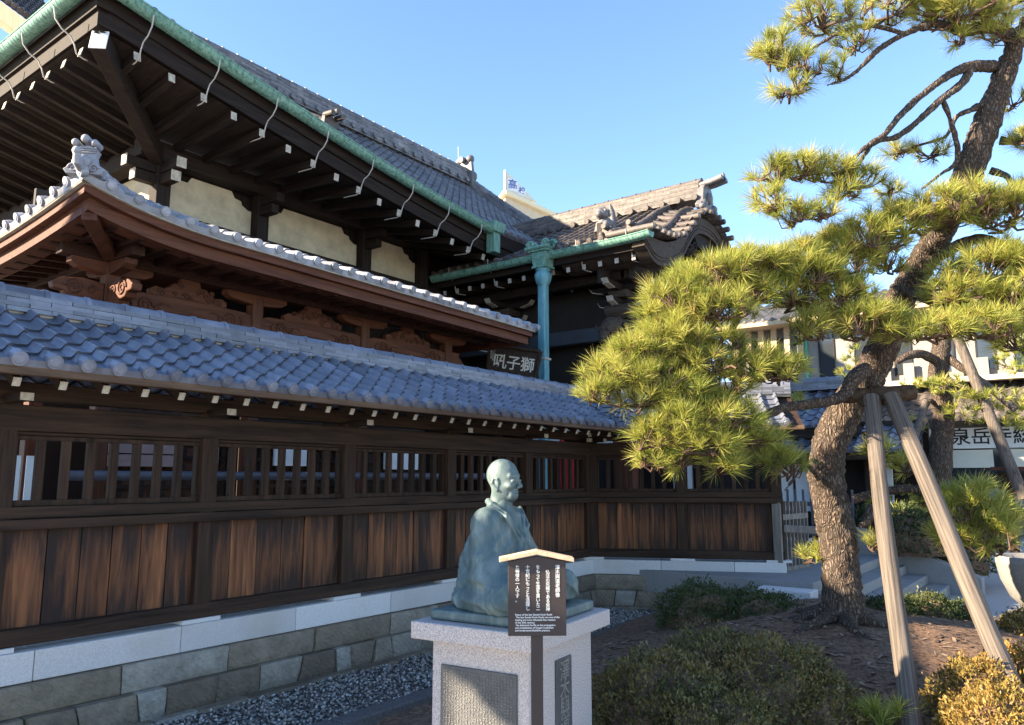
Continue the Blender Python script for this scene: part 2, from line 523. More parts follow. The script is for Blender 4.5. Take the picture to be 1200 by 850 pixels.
# ------------------------------------------------------------------ roof tiles
def tiles(mb, P, s0, s1, T, tw, ch, clip=None, K=10, roll=0.045, rollw=0.36, pan=0.012, lift=0.02, lip=0.045, caps=True, cap_r=0.042, amp=0.3):
    """curved-tile covering over the surface P(s, t); s runs along the eave, t up the slope"""
    nc = max(1, int(round((s1 - s0) / tw))); nr = max(1, int(round(T / ch)))
    ss = s0 + (s1 - s0) * np.arange(nc * K + 1) / (nc * K)
    u = (np.arange(nc * K + 1) % K) / K
    du = np.minimum(u, 1 - u)
    h = np.where(du < rollw / 2, roll * np.sqrt(np.clip(1 - (du / (rollw / 2)) ** 2, 0, 1)), -pan * np.sin(np.pi * np.clip((du - rollw / 2) / (0.5 - rollw / 2), 0, 1) / 2 * 1.0))
    tt = [0.0]; hh = [-1.0]
    for j in range(nr):
        a = T * j / nr; b = T * (j + 1) / nr
        tt += [a - (0.012 if j else 0), b - 0.0015]; hh += [lift, 0.0]
    tt = np.array(tt); hh = np.array(hh)
    Sg, Tg = np.meshgrid(ss, tt)
    if clip:
        lo, hi = clip(Tg)
        Sg = np.clip(Sg, lo, hi)
    e = 1e-3
    p = P(Sg, Tg); ps = (P(Sg + e, Tg) - P(Sg - e, Tg)); pt = (P(Sg, Tg + e) - P(Sg, Tg - e))
    nrm = np.cross(ps, pt); nrm /= np.linalg.norm(nrm, axis=-1, keepdims=True) + 1e-12
    nrm *= np.sign(nrm[..., 2:3] + 1e-9)
    H = np.where(hh[:, None] < 0, -lip + np.maximum(h[None, :], 0) * 0.0, h[None, :] + hh[:, None])
    j1 = rng.normal(0, 0.0013, (nr + 1, nc + 2))
    rr_ = np.minimum(np.arange(len(tt)) // 2, nr); cc_ = (np.arange(nc * K + 1) + K // 2) // K
    H = H + j1[rr_][:, cc_]
    V = p + nrm * H[..., None]
    r, c = V.shape[:2]
    idx = np.arange(r * c).reshape(r, c)
    flip = nrm[0, 0] @ np.cross(ps[0, 0], pt[0, 0]) < 0
    q = [idx[:-1, :-1], idx[:-1, 1:], idx[1:, 1:], idx[1:, :-1]]
    if flip: q = q[::-1]
    fs = np.stack([x.ravel() for x in q], 1).tolist()
    tv = np.clip(0.5 + rng.normal(0, amp, (nr + 2, nc + 2)), 0, 1)
    R_, C_ = np.meshgrid(np.arange(r - 1), np.arange(c - 1), indexing='ij')
    ti = tv[np.minimum(R_ // 2, nr), (C_ + K // 2) // K].ravel()
    mb.add(V.reshape(-1, 3), fs, ti, True)
    if caps:
        for i in range(nc + 1):
            s = s0 + (s1 - s0) * i / nc
            if clip:
                lo, hi = clip(np.array([[0.0]])); lo = float(np.max(lo)); hi = float(np.min(hi))
                if s < lo - 1e-4 or s > hi + 1e-4: continue
            a = np.array([[s]]); z = np.zeros((1, 1))
            p0 = P(a, z)[0, 0]; d = P(a, z + 0.05)[0, 0] - p0; d /= np.linalg.norm(d)
            n0 = np.cross(P(a + e, z)[0, 0] - p0, d); n0 /= np.linalg.norm(n0); n0 *= np.sign(n0[2] + 1e-9)
            c0 = p0 + n0 * (cap_r * 0.45)
            tn = float(np.clip(0.5 + rng.normal(0, amp), 0, 1))
            mb.tube([c0 + d * 0.05, c0 - d * 0.018], [cap_r, cap_r], 12, True, tn)
            mb.tube([c0 - d * 0.018, c0 - d * 0.024], [cap_r * 0.72, cap_r * 0.6], 10, True, min(1, tn + 0.25))


def ridge(mb, pts, w, n, lh, seg, cap_r, up=(0, 0, 1)):
    """stacked flat ridge tiles with a row of half-round tiles on top"""
    pts = [Vector(p) for p in pts]
    acc = [0.0]
    for a, b in zip(pts[:-1], pts[1:]): acc.append(acc[-1] + (b - a).length)
    L = acc[-1]

    def pos(d):
        d = min(max(d, 0), L)
        for i in range(len(pts) - 1):
            if d <= acc[i + 1] + 1e-9:
                return pts[i].lerp(pts[i + 1], (d - acc[i]) / max(1e-9, acc[i + 1] - acc[i]))
        return pts[-1]
    U = Vector(up)
    for j in range(n):
        ww = w * (1 - 0.35 * j / max(1, n)) * (1.0 if j % 2 else 0.96)
        off = (j % 2) * seg * 0.5
        d = -off
        while d < L - 1e-3:
            a = max(d, 0); b = min(d + seg, L)
            if b - a > 0.02:
                z = U * (j * lh + lh / 2)
                mb.beam(pos(a) + z + U * random.uniform(-0.002, 0.002), pos(b) - (pos(b) - pos(a)).normalized() * 0.004 + z, ww + random.uniform(-0.008, 0.008), lh * 0.9, up=up, tint=random.random())
            d += seg
    d = 0.0
    while d < L - 1e-3:
        a, b = pos(d), pos(min(d + seg, L))
        z = U * (n * lh)
        m = a.lerp(b, 0.88)
        t_ = random.random()
        mb.tube([a + z, m + z], cap_r, 10, True, t_)
        mb.tube([m + z, b + z], cap_r * 1.12, 10, True, min(1, t_ + 0.1))
        d += seg


def swirl(mb, o, ax, ay, r, turns=1.6, rad=0.012, flip=1, n=22, tint=0.5):
    pts = []
    for i in range(n + 1):
        k = i / n
        th = turns * 2 * math.pi * k
        q = r * (1 - 0.82 * k)
        pts.append(Vector(o) + Vector(ax) * (q * math.cos(th) * flip) + Vector(ay) * (q * math.sin(th)))
    mb.tube(pts, [rad * (1 - 0.4 * i / n) for i in range(n + 1)], 6, True, tint)


_txt = {}


def text(name, body, mat, parent, o, ax, ay, size, bold=0.0, depth=0.0012, spacing=1.0, vertical=False, squash=1.0, align='CENTER'):
    """raised lettering lying in the plane o + ax*u + ay*v"""
    cu = bpy.data.curves.new(name, 'FONT')
    cu.body = "\n".join(body) if vertical else body
    cu.size = size; cu.align_x = align; cu.align_y = 'CENTER' if not vertical else 'TOP'
    cu.offset = bold; cu.extrude = depth; cu.space_line = spacing; cu.resolution_u = 3
    t = bpy.data.objects.new("tmp", cu); COL.objects.link(t)
    dg = bpy.context.evaluated_depsgraph_get()
    me = bpy.data.meshes.new_from_object(t.evaluated_get(dg))
    bpy.data.objects.remove(t)
    n = len(me.vertices); co = np.zeros(n * 3); me.vertices.foreach_get("co", co); co = co.reshape(-1, 3)
    ax = np.array(Vector(ax).normalized()); ay = np.array(Vector(ay).normalized()); nz = np.cross(ax, ay)
    w = np.array(o) + np.outer(co[:, 0] * squash, ax) + np.outer(co[:, 1], ay) + np.outer(co[:, 2] + depth, nz)
    m = np.array(INV[root_of(parent).name]); w = w @ m[:3, :3].T + m[:3, 3]
    me.vertices.foreach_set("co", w.ravel()); me.update()
    me.materials.clear(); me.materials.append(mat)
    ob = bpy.data.objects.new(name, me); COL.objects.link(ob); ob.parent = parent
    return ob


# ------------------------------------------------------------------ ground
def gz(x, y):
    g = 0.40 * math.exp(-((x - 7.6) ** 2 / 5.5 + (y - 1.9) ** 2 / 2.6)) + 0.05 * mnoise.noise(Vector((x * 0.9, y * 0.9, 0))) + 0.02 * mnoise.noise(Vector((x * 4, y * 4, 3)))
    edge = min(1, max(0, (y + 1.2) / 0.8)) * min(1, max(0, (x - 3.2) / 0.6)) * min(1, max(0, (10.6 - x) / 1.0))
    return max(0.012, 0.03 + g) * edge - 0.05 * (1 - edge)


def sheet(name, mat, x0, x1, y0, y1, step, zf, kind='structure'):
    nx = max(2, int((x1 - x0) / step) + 1); ny = max(2, int((y1 - y0) / step) + 1)
    P = np.array([[(x, y, zf(x, y)) for x in np.linspace(x0, x1, nx)] for y in np.linspace(y0, y1, ny)])
    m = MB(); m.grid(P)
    return tag(m.build(name, mat), kind=kind)


m = MB()
m.grid(np.array([[(x, y, -0.02) for x in (-900, -40, -10, 0, 10, 25, 60, 900)] for y in (-900, -40, -10, 0, 10, 25, 60, 900)]))
tag(m.build('ground', M['road']), kind='structure')
sheet('garden_soil', M['soil'], 3.0, 10.8, -1.4, 4.02, 0.06, gz)
sheet('gravel_bed', M['gravel'], -3.0, 9.4, 3.9, 5.3, 0.15, lambda x, y: 0.004 + 0.012 * mnoise.noise(Vector((x * 3, y * 3, 0))))
# loose pebbles over the bed
m = MB()
octv = np.array([(1, 0, 0), (-1, 0, 0), (0, 1, 0), (0, -1, 0), (0, 0, 1), (0, 0, -1)], float)
octf = [(0, 2, 4), (2, 1, 4), (1, 3, 4), (3, 0, 4), (2, 0, 5), (1, 2, 5), (3, 1, 5), (0, 3, 5)]
for i in range(9000):
    x = rng.uniform(2.2, 8.6); y = rng.uniform(3.95, 5.12)
    r = rng.uniform(0.008, 0.02)
    A = Matrix.Rotation(rng.uniform(0, 6.28), 3, Vector(rng.normal(size=3)))
    q = octv * np.array([1, rng.uniform(0.6, 0.9), rng.uniform(0.45, 0.7)]) * r * rng.uniform(0.85, 1.15, (6, 1))
    q = q @ np.array(A).T
    m.add(q + np.array([x, y, 0.008 + r * 0.4]), octf, rng.uniform(0, 1), True)
tag(m.build('gravel', M['pebble']), kind='stuff')
# kerb
m = MB()
x = -2.0
while x < 9.0:
    L_ = random.uniform(0.8, 1.2)
    m.box((x + L_ / 2, 3.93 + 0.01 * random.uniform(-1, 1) + max(0, x - 4) * 0.035, 0.02), (L_ - 0.012, 0.15, 0.15), tint=random.random())
    x += L_
tag(m.build('kerb', speckle('dark_damp_kerb_stone', (0.06, 0.055, 0.055), (0.12, 0.11, 0.105), 80), bevel=0.012), kind='structure')


# ------------------------------------------------------------------ roofed timber walls
def stone_row(mb, xa, xb, z0, z1, y0, yb, wmin, wmax, slant=0.0, jit=0.012):
    x = xa; j0 = 0.0
    while x < xb - 0.02:
        w = random.uniform(wmin, wmax)
        if x + w > xb - wmin * 0.5: w = xb - x
        j1 = random.uniform(-slant, slant) if x + w < xb - 0.03 else 0
        g = 0.005
        yj = y0 + random.uniform(-jit, jit); zt = z1 - random.uniform(0.001, 0.006)
        a = [(x + g - j0, z0), (x + w - g - j1, z0), (x + w - g + j1, zt), (x + g + j0, zt)]
        n = 6
        # front face as a small rough grid, with plain sides
        P = []
        for r in range(n + 1):
            row = []
            for c in range(n * 2 + 1):
                k, l = c / (2 * n), r / n
                b0 = a[0][0] * (1 - k) + a[1][0] * k; b1 = a[3][0] * (1 - k) + a[2][0] * k
                xx = b0 * (1 - l) + b1 * l; zz = z0 * (1 - l) + zt * l
                ed = min(k, 1 - k) * w < 0.012 or r in (0, n)
                yy = yj + (0.014 if ed else 0) - 0.012 * mnoise.noise(Vector((xx * 9, zz * 9, y0 * 5)))
                row.append((xx, yy, zz))
            P.append(row)
        t_ = random.random()
        mb.grid(np.array(P), t_, True)
        top = [(a[3][0], yj + 0.014, zt), (a[2][0], yj + 0.014, zt), (a[2][0], yb, zt), (a[3][0], yb, zt)]
        mb.add(top, [(0, 1, 2, 3)], t_)
        for q in (0, 1):
            s_ = [(a[q][0], yj + 0.014, z0), (a[3 - q][0], yj + 0.014, zt), (a[3 - q][0], yb, zt), (a[q][0], yb, z0)]
            mb.add(s_, [(0, 1, 2, 3)], t_)
        x += w; j0 = j1


def roofed_wall(root, xa, xb, posts, clip_f, first_stone=None):
    L = dict(local=True)
    # stone footing
    m = MB(); stone_row(m, xa, xb, -0.08, 0.035, -0.30, 0.25, 0.3, 0.6, 0.02, 0.03); m.build('footing_stones', M['stones'], root, **L)
    m = MB(); stone_row(m, xa, xb, 0.03, 0.215, -0.215, 0.25, 0.15, 0.42, 0.025, 0.012); m.build('lower_stone_course', M['stones'], root, **L)
    m = MB(); stone_row(m, xa, xb, 0.217, 0.395, -0.165, 0.25, 0.62, 0.85, 0.01, 0.008); m.build('upper_stone_course', M['stones'], root, **L)
    m = MB(); x = xa
    while x < xb:
        w = min(random.uniform(0.85, 1.05), xb - x)
        if xb - x - w < 0.3: w = xb - x
        m.span(x + 0.002, x + w - 0.002, -0.115 + random.uniform(-0.003, 0.003), 0.25, 0.397, 0.574, random.random()); x += w
    m.build('granite_course', M['granite'], root, bevel=0.006, **L)
    s0_ = None
    for p in posts:
        if s0_ is None:
            m = MB(); m.span(-0.16, 0.14, -0.09, 0.06, 0.574, 0.602); s0_ = m.build('rail_spacer', M['granite'], root, bevel=0.003, **L); s0_.location = (p, 0, 0)
        else: copy_tree(s0_, root, (p, 0, 0))
    # timber frame
    m = MB(); m.span(xa, xb, -0.075, 0.06, 0.602, 0.705); m.build('foot_rail', M['wood_rail'], root, bevel=0.008, **L)
    m = MB(); m.span(xa, xb, -0.105, 0.06, 1.285, 1.35); m.span(xa, xb, -0.07, 0.05, 1.352, 1.425); m.build('sill_rail', M['wood_rail'], root, bevel=0.008, **L)
    m = MB(); m.span(xa, xb, -0.075, 0.07, 1.885, 2.045); m.span(xa, xb, -0.045, 0.05, 1.86, 1.884); m.build('lintel_beam', M['wood_rail'], root, bevel=0.008, **L)
    m = MB(); m.span(xa, xb, -0.04, 0.06, 2.075, 2.19); m.build('wall_plate', M['wood_rail'], root, bevel=0.008, **L)
    pb = MB(); pb.span(-0.065, 0.065, -0.068, 0.068, 0.70, 2.075)
    first = None
    for p in posts:
        if first is None: first = pb.build('post', M['wood_post'], root, bevel=0.008, **L); first.location = (p, 0, 0)
        else: copy_tree(first, root, (p, 0, 0))
    # bracket arms with painted ends
    ab = MB(); ab.span(-0.035, 0.035, -0.30, 0.3, 2.05, 2.10); a0 = None
    for p in posts:
        if a0 is None:
            a0 = ab.build('bracket_arm', M['wood_deep'], root, bevel=0.005, **L); a0.location = (p, 0, 0)
            tb = MB(); tb.span(-0.036, 0.036, -0.306, -0.30, 2.052, 2.098); tb.build('painted_tip', M['tip'], a0, **L)
        else: copy_tree(a0, root, (p, 0, 0))
    # bays
    ends = sorted(set([xa] + list(posts) + [xb]))
    for a, b in zip(ends[:-1], ends[1:]):
        if b - a < 0.25: continue
        lo, hi = a + 0.066, b - 0.066
        m = MB(); nb = max(1, round((hi - lo) / 0.19)); ws = np.array([random.uniform(0.8, 1.2) for _ in range(nb)]); ws = ws / ws.sum() * (hi - lo); x = lo
        for w in ws:
            m.box((x + w / 2, random.uniform(-0.008, 0.004), 0.995), (w - 0.007, 0.022, 0.59), Matrix.Rotation(random.uniform(-0.02, 0.02), 3, 'Z'), random.random()); x += w
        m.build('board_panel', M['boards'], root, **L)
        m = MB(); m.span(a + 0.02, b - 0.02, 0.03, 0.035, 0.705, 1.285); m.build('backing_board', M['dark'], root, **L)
        m = MB(); nb = max(2, round((hi - lo) / 0.152))
        for i in range(nb + 1):
            xx = lo + (hi - lo) * i / nb
            m.box((xx, random.uniform(-0.004, 0.004), 1.64), (0.05 if 0 < i < nb else 0.035, 0.045, 0.46), tint=random.random())
        m.span(lo, hi, -0.028, 0.03, 1.426, 1.462); m.span(lo, hi, -0.028, 0.03, 1.832, 1.859)
        m.build('window_lattice', M['wood_post'], root, bevel=0.004, **L)
    # rafters
    k = 0.483; r0 = None
    x = xa + 0.1
    while x < xb - 0.02:
        lim = clip_f(np.array([[-0.6]]))
        if lim[0] - 0.05 <= x <= lim[1] + 0.05 or True:
            if r0 is None:
                rb = MB(); rb.beam((0, -0.575, 2.128), (0, 0.32, 2.128 + 0.895 * k), 0.04, 0.05)
                r0 = rb.build('rafter', M['wood_deep'], root, **L)
                d = Vector((0, 0.895, 0.895 * k)).normalized()
                tb = MB(); tb.beam(Vector((0, -0.575, 2.128)) - d * 0.007, Vector((0, -0.575, 2.128)) - d * 0.001, 0.041, 0.051); tb.build('painted_tip', M['tip'], r0, **L)
                r0.location = (x, 0, 0)
            else:
                copy_tree(r0, root, (x, 0, 0))
        x += 0.243
    lo_, hi_ = clip_f(np.array([[-0.7]])); lo_ = float(lo_); hi_ = float(hi_)
    m = MB()
    lo2, hi2 = clip_f(np.array([[0.32]])); lo2 = float(lo2); hi2 = float(hi2)
    m.add([(lo_, -0.66, 2.178), (hi_, -0.66, 2.178), (hi2, 0.33, 2.178 + 0.99 * k), (lo2, 0.33, 2.178 + 0.99 * k),
           (lo_, -0.66, 2.193), (hi_, -0.66, 2.193), (hi2, 0.33, 2.193 + 0.99 * k), (lo2, 0.33, 2.193 + 0.99 * k)],
          [(0, 3, 2, 1), (4, 5, 6, 7), (0, 1, 5, 4), (1, 2, 6, 5), (2, 3, 7, 6), (3, 0, 4, 7)])
    m.build('soffit_boards', M['wood_rail'], root, **L)
    m = MB(); m.span(lo_, hi_, -0.69, -0.62, 2.158, 2.212); m.build('eave_board', wood('brown_eave_board', (0.04, 0.024, 0.016), (0.12, 0.075, 0.05), 'x') if 'eaveb' not in M else M['eaveb'], root, bevel=0.005, **L)
    # roof
    m = MB()
    P = lambda s, t: np.stack([s, -0.7 + t * 0.9005, 2.225 + t * 0.435 + 0.02 * np.sin(t * 3.1) * -1], -1)
    cl = lambda t: clip_f(-0.7 + t * 0.9005)
    tiles(m, P, xa, xb, 1.03, 0.181, 0.172, clip=cl, K=16, roll=0.042, rollw=0.26, pan=0.004, lift=0.017, amp=0.2, cap_r=0.042)
    ro = m.build('roof_tiles', M['tile_blue'], root, sharp=38, **L)
    m = MB()
    P2 = lambda s, t: np.stack([s, 1.24 - t * 0.9005, 2.225 + t * 0.435], -1)
    tiles(m, P2, xa, xb, 1.03, 0.181, 0.206, clip=lambda t: clip_f(1.24 - t * 0.9), K=6, caps=False)
    m.build('rear_roof_tiles', M['tile_blue'], root, sharp=38, **L)
    a_, b_ = clip_f(np.array([[0.27]]))
    m = MB(); m.beam((float(a_), 0.27, 2.66), (float(b_), 0.27, 2.66), 0.17, 0.05); m.build('ridge_mortar', M['mortar'], root, **L)
    m = MB(); ridge(m, [(float(a_), 0.27, 2.665), (float(b_), 0.27, 2.665)], 0.24, 4, 0.031, 0.27, 0.062)
    m.build('ridge_tiles', M['tile_blue'], root, sharp=40, **L)


M['eaveb'] = wood('brown_eave_board', (0.05, 0.03, 0.02), (0.15, 0.095, 0.062), 'x')
WALL = (0.0, 5.3)
CORNER = (8.72, 5.3)
w1 = thing('roofed_wall', (0, 5.3, 0), 'long dark timber wall with barred windows, blue tiled roof and tooled stone footing', 'wall')
roofed_wall(w1, 1.15, 9.05, [1.25, 1.90, 3.26, 4.62, 5.98, 7.34, 8.68], lambda y: (np.full(np.shape(y), 1.1), 8.72 + 0.62 * y))
RETA = math.atan2(-0.90, 0.43)
w2 = thing('roofed_wall', (CORNER[0], CORNER[1], 0), 'short timber wall turning towards the pine tree, in deep shade behind the low bush', 'wall', rotz=RETA)
roofed_wall(w2, 0.0, 2.42, [0.07, 1.20, 2.35], lambda y: (-0.62 * y, np.full(np.shape(y), 2.62)))


# ------------------------------------------------------------------ main hall
EC = (3.75, 9.0)      # eave corner
hall = thing('temple_hall', (5.55, 10.7, 0), 'huge dark temple hall with deep upswept eaves, copper gutters and cream plaster panels', 'temple')


def ez(x):            # eave height along the front
    return 6.30 + 1.05 * np.clip((11.6 - x) / 7.6, 0, 1) ** 1.35


def front(s, t):
    r = t
    z0 = 6.34 + (ez(s) - 6.30) * np.clip(1 - r / 4.2, 0, 1) ** 1.5
    return np.stack([s, 9.0 + r, z0 + 0.10 + r * 0.62 + r * r * 0.022], -1)


def left(s, t):
    r = t
    z0 = 6.34 + (0.98 - 0.02 * (s - 9)) * np.clip(1 - r / 4.2, 0, 1) ** 1.5
    return np.stack([3.75 + r, s, z0 + 0.10 + r * 0.62 + r * r * 0.022], -1)


m = MB()
tiles(m, front, 3.75, 16.6, 5.0, 0.235, 0.2, clip=lambda t: (3.75 + np.minimum(t, 3.0), np.full(np.shape(t), 16.6)), K=8, roll=0.06, rollw=0.5, pan=0.012, cap_r=0.058, lip=0.06)
m.build('front_roof_slope', M['tile_grey'], hall, sharp=38)
m = MB()
tiles(m, left, 9.0, 20.0, 3.0, 0.235, 0.2, clip=lambda t: (9.0 + t, np.full(np.shape(t), 20.0)), K=8, roll=0.06, rollw=0.5, cap_r=0.058, lip=0.06)
m.build('side_roof_slope', M['tile_grey'], hall, sharp=38)
zr = float(front(np.array(10.0), np.array(5.0))[2])
m = MB(); ridge(m, [(7.0, 14.0, zr - 0.05), (16.3, 14.0, zr - 0.05)], 0.5, 9, 0.055, 0.36, 0.10); x = 7.2
while x < 16.2:
    m.tube([(x, 13.77, zr + 0.05), (x, 13.70, zr + 0.05)], 0.07, 10); x += 0.36
m.build('main_ridge', M['tile_grey'], hall, sharp=40)
m = MB(); m.box((16.4, 14, zr + 0.3), (0.14, 0.75, 0.8), taper=0.75); m.blob((16.4, 13.8, zr + 0.75), 0.13); m.blob((16.4, 14.2, zr + 0.75), 0.13); m.tube([(16.2, 14, zr + 0.72), (16.62, 14, zr + 0.78)], 0.09, 10); m.blob((16.46, 13.75, zr + 0.2), 0.17, squash=(.5, 1, 1)); m.blob((16.46, 14.25, zr + 0.2), 0.17, squash=(.5, 1, 1))
m.build('ridge_end_ornament', M['tile_grey'], hall, bevel=0.02, sharp=40)
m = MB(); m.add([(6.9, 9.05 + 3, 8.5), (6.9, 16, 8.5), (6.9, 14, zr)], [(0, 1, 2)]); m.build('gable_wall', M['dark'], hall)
# back slope so the roof is closed
m = MB(); m.grid(np.array([[(6.75, 14, zr), (16.6, 14, zr)], [(6.75, 19, 6.4), (16.6, 19, 6.4)]])); m.build('rear_roof_slope', M['tile_grey'], hall)
# verge ridge on the right, hip ridge and the short descending ridge with its end tile
hp = [Vector(front(np.array(3.75 + r), np.array(r))) for r in (0.25, 0.8, 1.5, 2.2, 3.0)]
m = MB(); ridge(m, hp, 0.26, 5, 0.045, 0.33, 0.075); m.build('hip_ridge', M['tile_grey'], hall, sharp=40)
dp = [Vector(front(np.array(7.9), np.array(r))) + Vector((0, 0, 0.02)) for r in (0.75, 1.2, 2.0, 3.0, 4.0, 5.0)]
m = MB(); ridge(m, dp, 0.28, 5, 0.05, 0.33, 0.075)
e0 = dp[0]
m.box(e0 + Vector((0, -0.03, 0.17)), (0.36, 0.09, 0.36), taper=0.8)
for q in (-0.11, 0, 0.11): m.tube([e0 + Vector((q, -0.02, 0.36 + (0.06 if q == 0 else 0))), e0 + Vector((q, -0.24, 0.34 + (0.06 if q == 0 else 0)))], 0.05, 10)
m.blob(e0 + Vector((-0.16, -0.06, 0.1)), 0.09); m.blob(e0 + Vector((0.16, -0.06, 0.1)), 0.09)
m.build('descending_ridge', M['tile_warm'], hall, sharp=40)
vp = [Vector(front(np.array(16.45), np.array(r))) + Vector((0, 0, 0.02)) for r in (0.1, 1.2, 2.4, 3.6, 4.9)]
m = MB(); ridge(m, vp, 0.28, 5, 0.05, 0.33, 0.075); m.build('verge_ridge', M['tile_grey'], hall, sharp=40)

# gutters: half-round copper troughs
def gutter(path, r, sub=None):
    """open trough: outer half shell, rolled lip"""
    P = []
    n = 12
    path = [Vector(p) for p in path]
    for i, p in enumerate(path):
        a = path[max(0, i - 1)]; b = path[min(len(path) - 1, i + 1)]
        d = (b - a).normalized(); sd = d.cross(Vector((0, 0, 1))).normalized(); up = sd.cross(d)
        P.append([tuple(p + sd * (-math.cos(math.pi * k / n) * r) - up * (math.sin(math.pi * k / n) * r)) for k in range(n + 1)])
    mb = MB(); mb.grid(np.array(P))
    P2 = np.array([[tuple(Vector(q) * 0.94 + path[i] * 0.06) for q in row] for i, row in enumerate(P)])[:, ::-1]
    mb.grid(P2)
    for k in (0, -1):
        mb.tube([row[k] for row in P], r * 0.12, 6)
    # hammered seams along the trough
    for i in range(len(P)):
        mb.tube(P[i], r * 0.035, 4, False)
    for i in (0, -1):
        mb.add([q for q in P[i]], [list(range(n + 1))])
    return mb


gx = np.linspace(3.72, 11.42, 110)
gutter([(x, 8.9, float(ez(x)) + 0.06) for x in gx], 0.105).build('front_gutter', M['copper'], hall, sharp=50)
gy = np.linspace(8.9, 17.5, 110)
gutter([(3.65, y, 7.40 - 0.012 * (y - 9)) for y in gy][::-1], 0.105).build('side_gutter', M['copper'], hall, sharp=50)


def hook(p, out):
    """S-shaped strap from a rafter end up round the gutter"""
    p = Vector(p); out = Vector(out)
    q = [p - out * 0.32 + Vector((0, 0, 0.02)), p - out * 0.02, p + out * 0.07 + Vector((0, 0, 0.03)), p + out * 0.10 + Vector((0, 0, 0.13)), p + out * 0.15 + Vector((0, 0, 0.22)), p + out * 0.26 + Vector((0, 0, 0.27)), p + out * 0.34 + Vector((0, 0, 0.36)), p + out * 0.365 + Vector((0, 0, 0.50))]
    mb = MB(); mb.tube(q, 0.0095, 6); return mb


# rafters (front and side), painted ends, strap hooks
xs = np.arange(4.35, 16.2, 0.46)
for i, x in enumerate(xs):
    zt = float(ez(x)) - 0.47
    zi = 6.25 + 0.35 * (zt - 6.0) * 0.6
    p0 = Vector((x, 9.12, zt)); yi = min(10.75, 9.2 + (x - 3.93)); p1 = Vector((x, yi, zt + (zi + 0.1 - zt) * (yi - 9.12) / 1.63)); d = (p1 - p0).normalized()
    m = MB(); m.beam(p0, p1, 0.085, 0.11); ra = m.build('rafter', M['hall_y'], hall)
    m = MB(); m.beam(p0 - d * 0.009, p0 - d * 0.001, 0.088, 0.113); m.build('painted_tip', M['tip'], ra)
    if i % 2 == 0 and x < 11.6:
        hook((x, 9.14, zt - 0.07), (0, -1, 0)).build('gutter_hook', M['hook'], hall)
for i, y in enumerate(np.arange(9.55, 16.5, 0.46)):
    zt = 7.32 - 0.47 - 0.05
    p0 = Vector((3.87, y, zt)); xi = min(5.6, 3.95 + (y - 9.18)); p1 = Vector((xi, y, zt + (6.42 - zt) * (xi - 3.87) / 1.73)); d = (p1 - p0).normalized()
    m = MB(); m.beam(p0, p1, 0.085, 0.11); ra = m.build('rafter', M['hall_x'], hall)
    m = MB(); m.beam(p0 - d * 0.009, p0 - d * 0.001, 0.088, 0.113); m.build('painted_tip', M['tip'], ra)
    if i % 2 == 0:
        hook((3.89, y, zt - 0.07), (-1, 0, 0)).build('gutter_hook', M['hook'], hall)
p0 = Vector((3.90, 9.15, 6.83)); p1 = Vector((5.62, 10.77, 6.24)); d = (p1 - p0).normalized()
m = MB(); m.beam(p0, p1, 0.19, 0.26); hr = m.build('hip_rafter', M['hall_x'], hall, bevel=0.01)
m = MB(); m.beam(p0 - d * 0.016, p0 - d * 0.001, 0.2, 0.27); m.build('painted_tip', M['white'], hr, bevel=0.008)
# soffit boards following the rafters, and the stepped fascia
P = []
for t in np.linspace(0, 1, 5):
    row = []
    for x in np.linspace(0, 1, 30):
        xx = 3.85 + 1.7 * t + (16.5 - 3.85 - 1.7 * t) * x
        zt = float(ez(xx)) - 0.40
        row.append((xx, 9.1 + 1.65 * t, zt * (1 - t) + (6.47 + 0.2 * (zt - 5.9)) * t))
    P.append(row)
m = MB(); m.grid(np.array(P)); m.build('front_soffit', M['hall_y'], hall)
P = []
for t in np.linspace(0, 1, 5):
    P.append([(3.85 + 1.7 * t, 9.1 + 1.65 * t + (17.5 - 9.1 - 1.65 * t) * k, (6.93 - 0.0 * k) * (1 - t) + 6.53 * t) for k in np.linspace(0, 1, 10)])
m = MB(); m.grid(np.array(P)); m.build('side_soffit', M['hall_x'], hall)
for nm, off, a, b in (('eave_board', 0.0, -0.36, -0.16), ('eave_lath', -0.04, -0.158, 0.10)):
    m = MB()
    xx = np.linspace(3.83 + off, 16.5, 60)
    f = [(x, 9.08 + off, float(ez(x)) + a) for x in xx]; g = [(x, 9.08 + off, float(ez(x)) + b) for x in xx]
    f2 = [(x, 9.2, q[2]) for x, q in zip(xx, f)]; g2 = [(x, 9.2, q[2]) for x, q in zip(xx, g)]
    m.grid(np.array([f2, f, g, g2]), smooth=False)
    yy = np.linspace(9.08 + off, 17.5, 40); b0 = 7.33
    f = [(3.83 + off, y, b0 + a - 0.01 * (y - 9)) for y in yy]; g = [(3.83 + off, y, b0 + b - 0.01 * (y - 9)) for y in yy]
    f2 = [(3.95, y, q[2]) for y, q in zip(yy, f)]; g2 = [(3.95, y, q[2]) for y, q in zip(yy, g)]
    m.grid(np.array([g2, g, f, f2]), smooth=False)
    m.build(nm, M['hall_x'], hall)
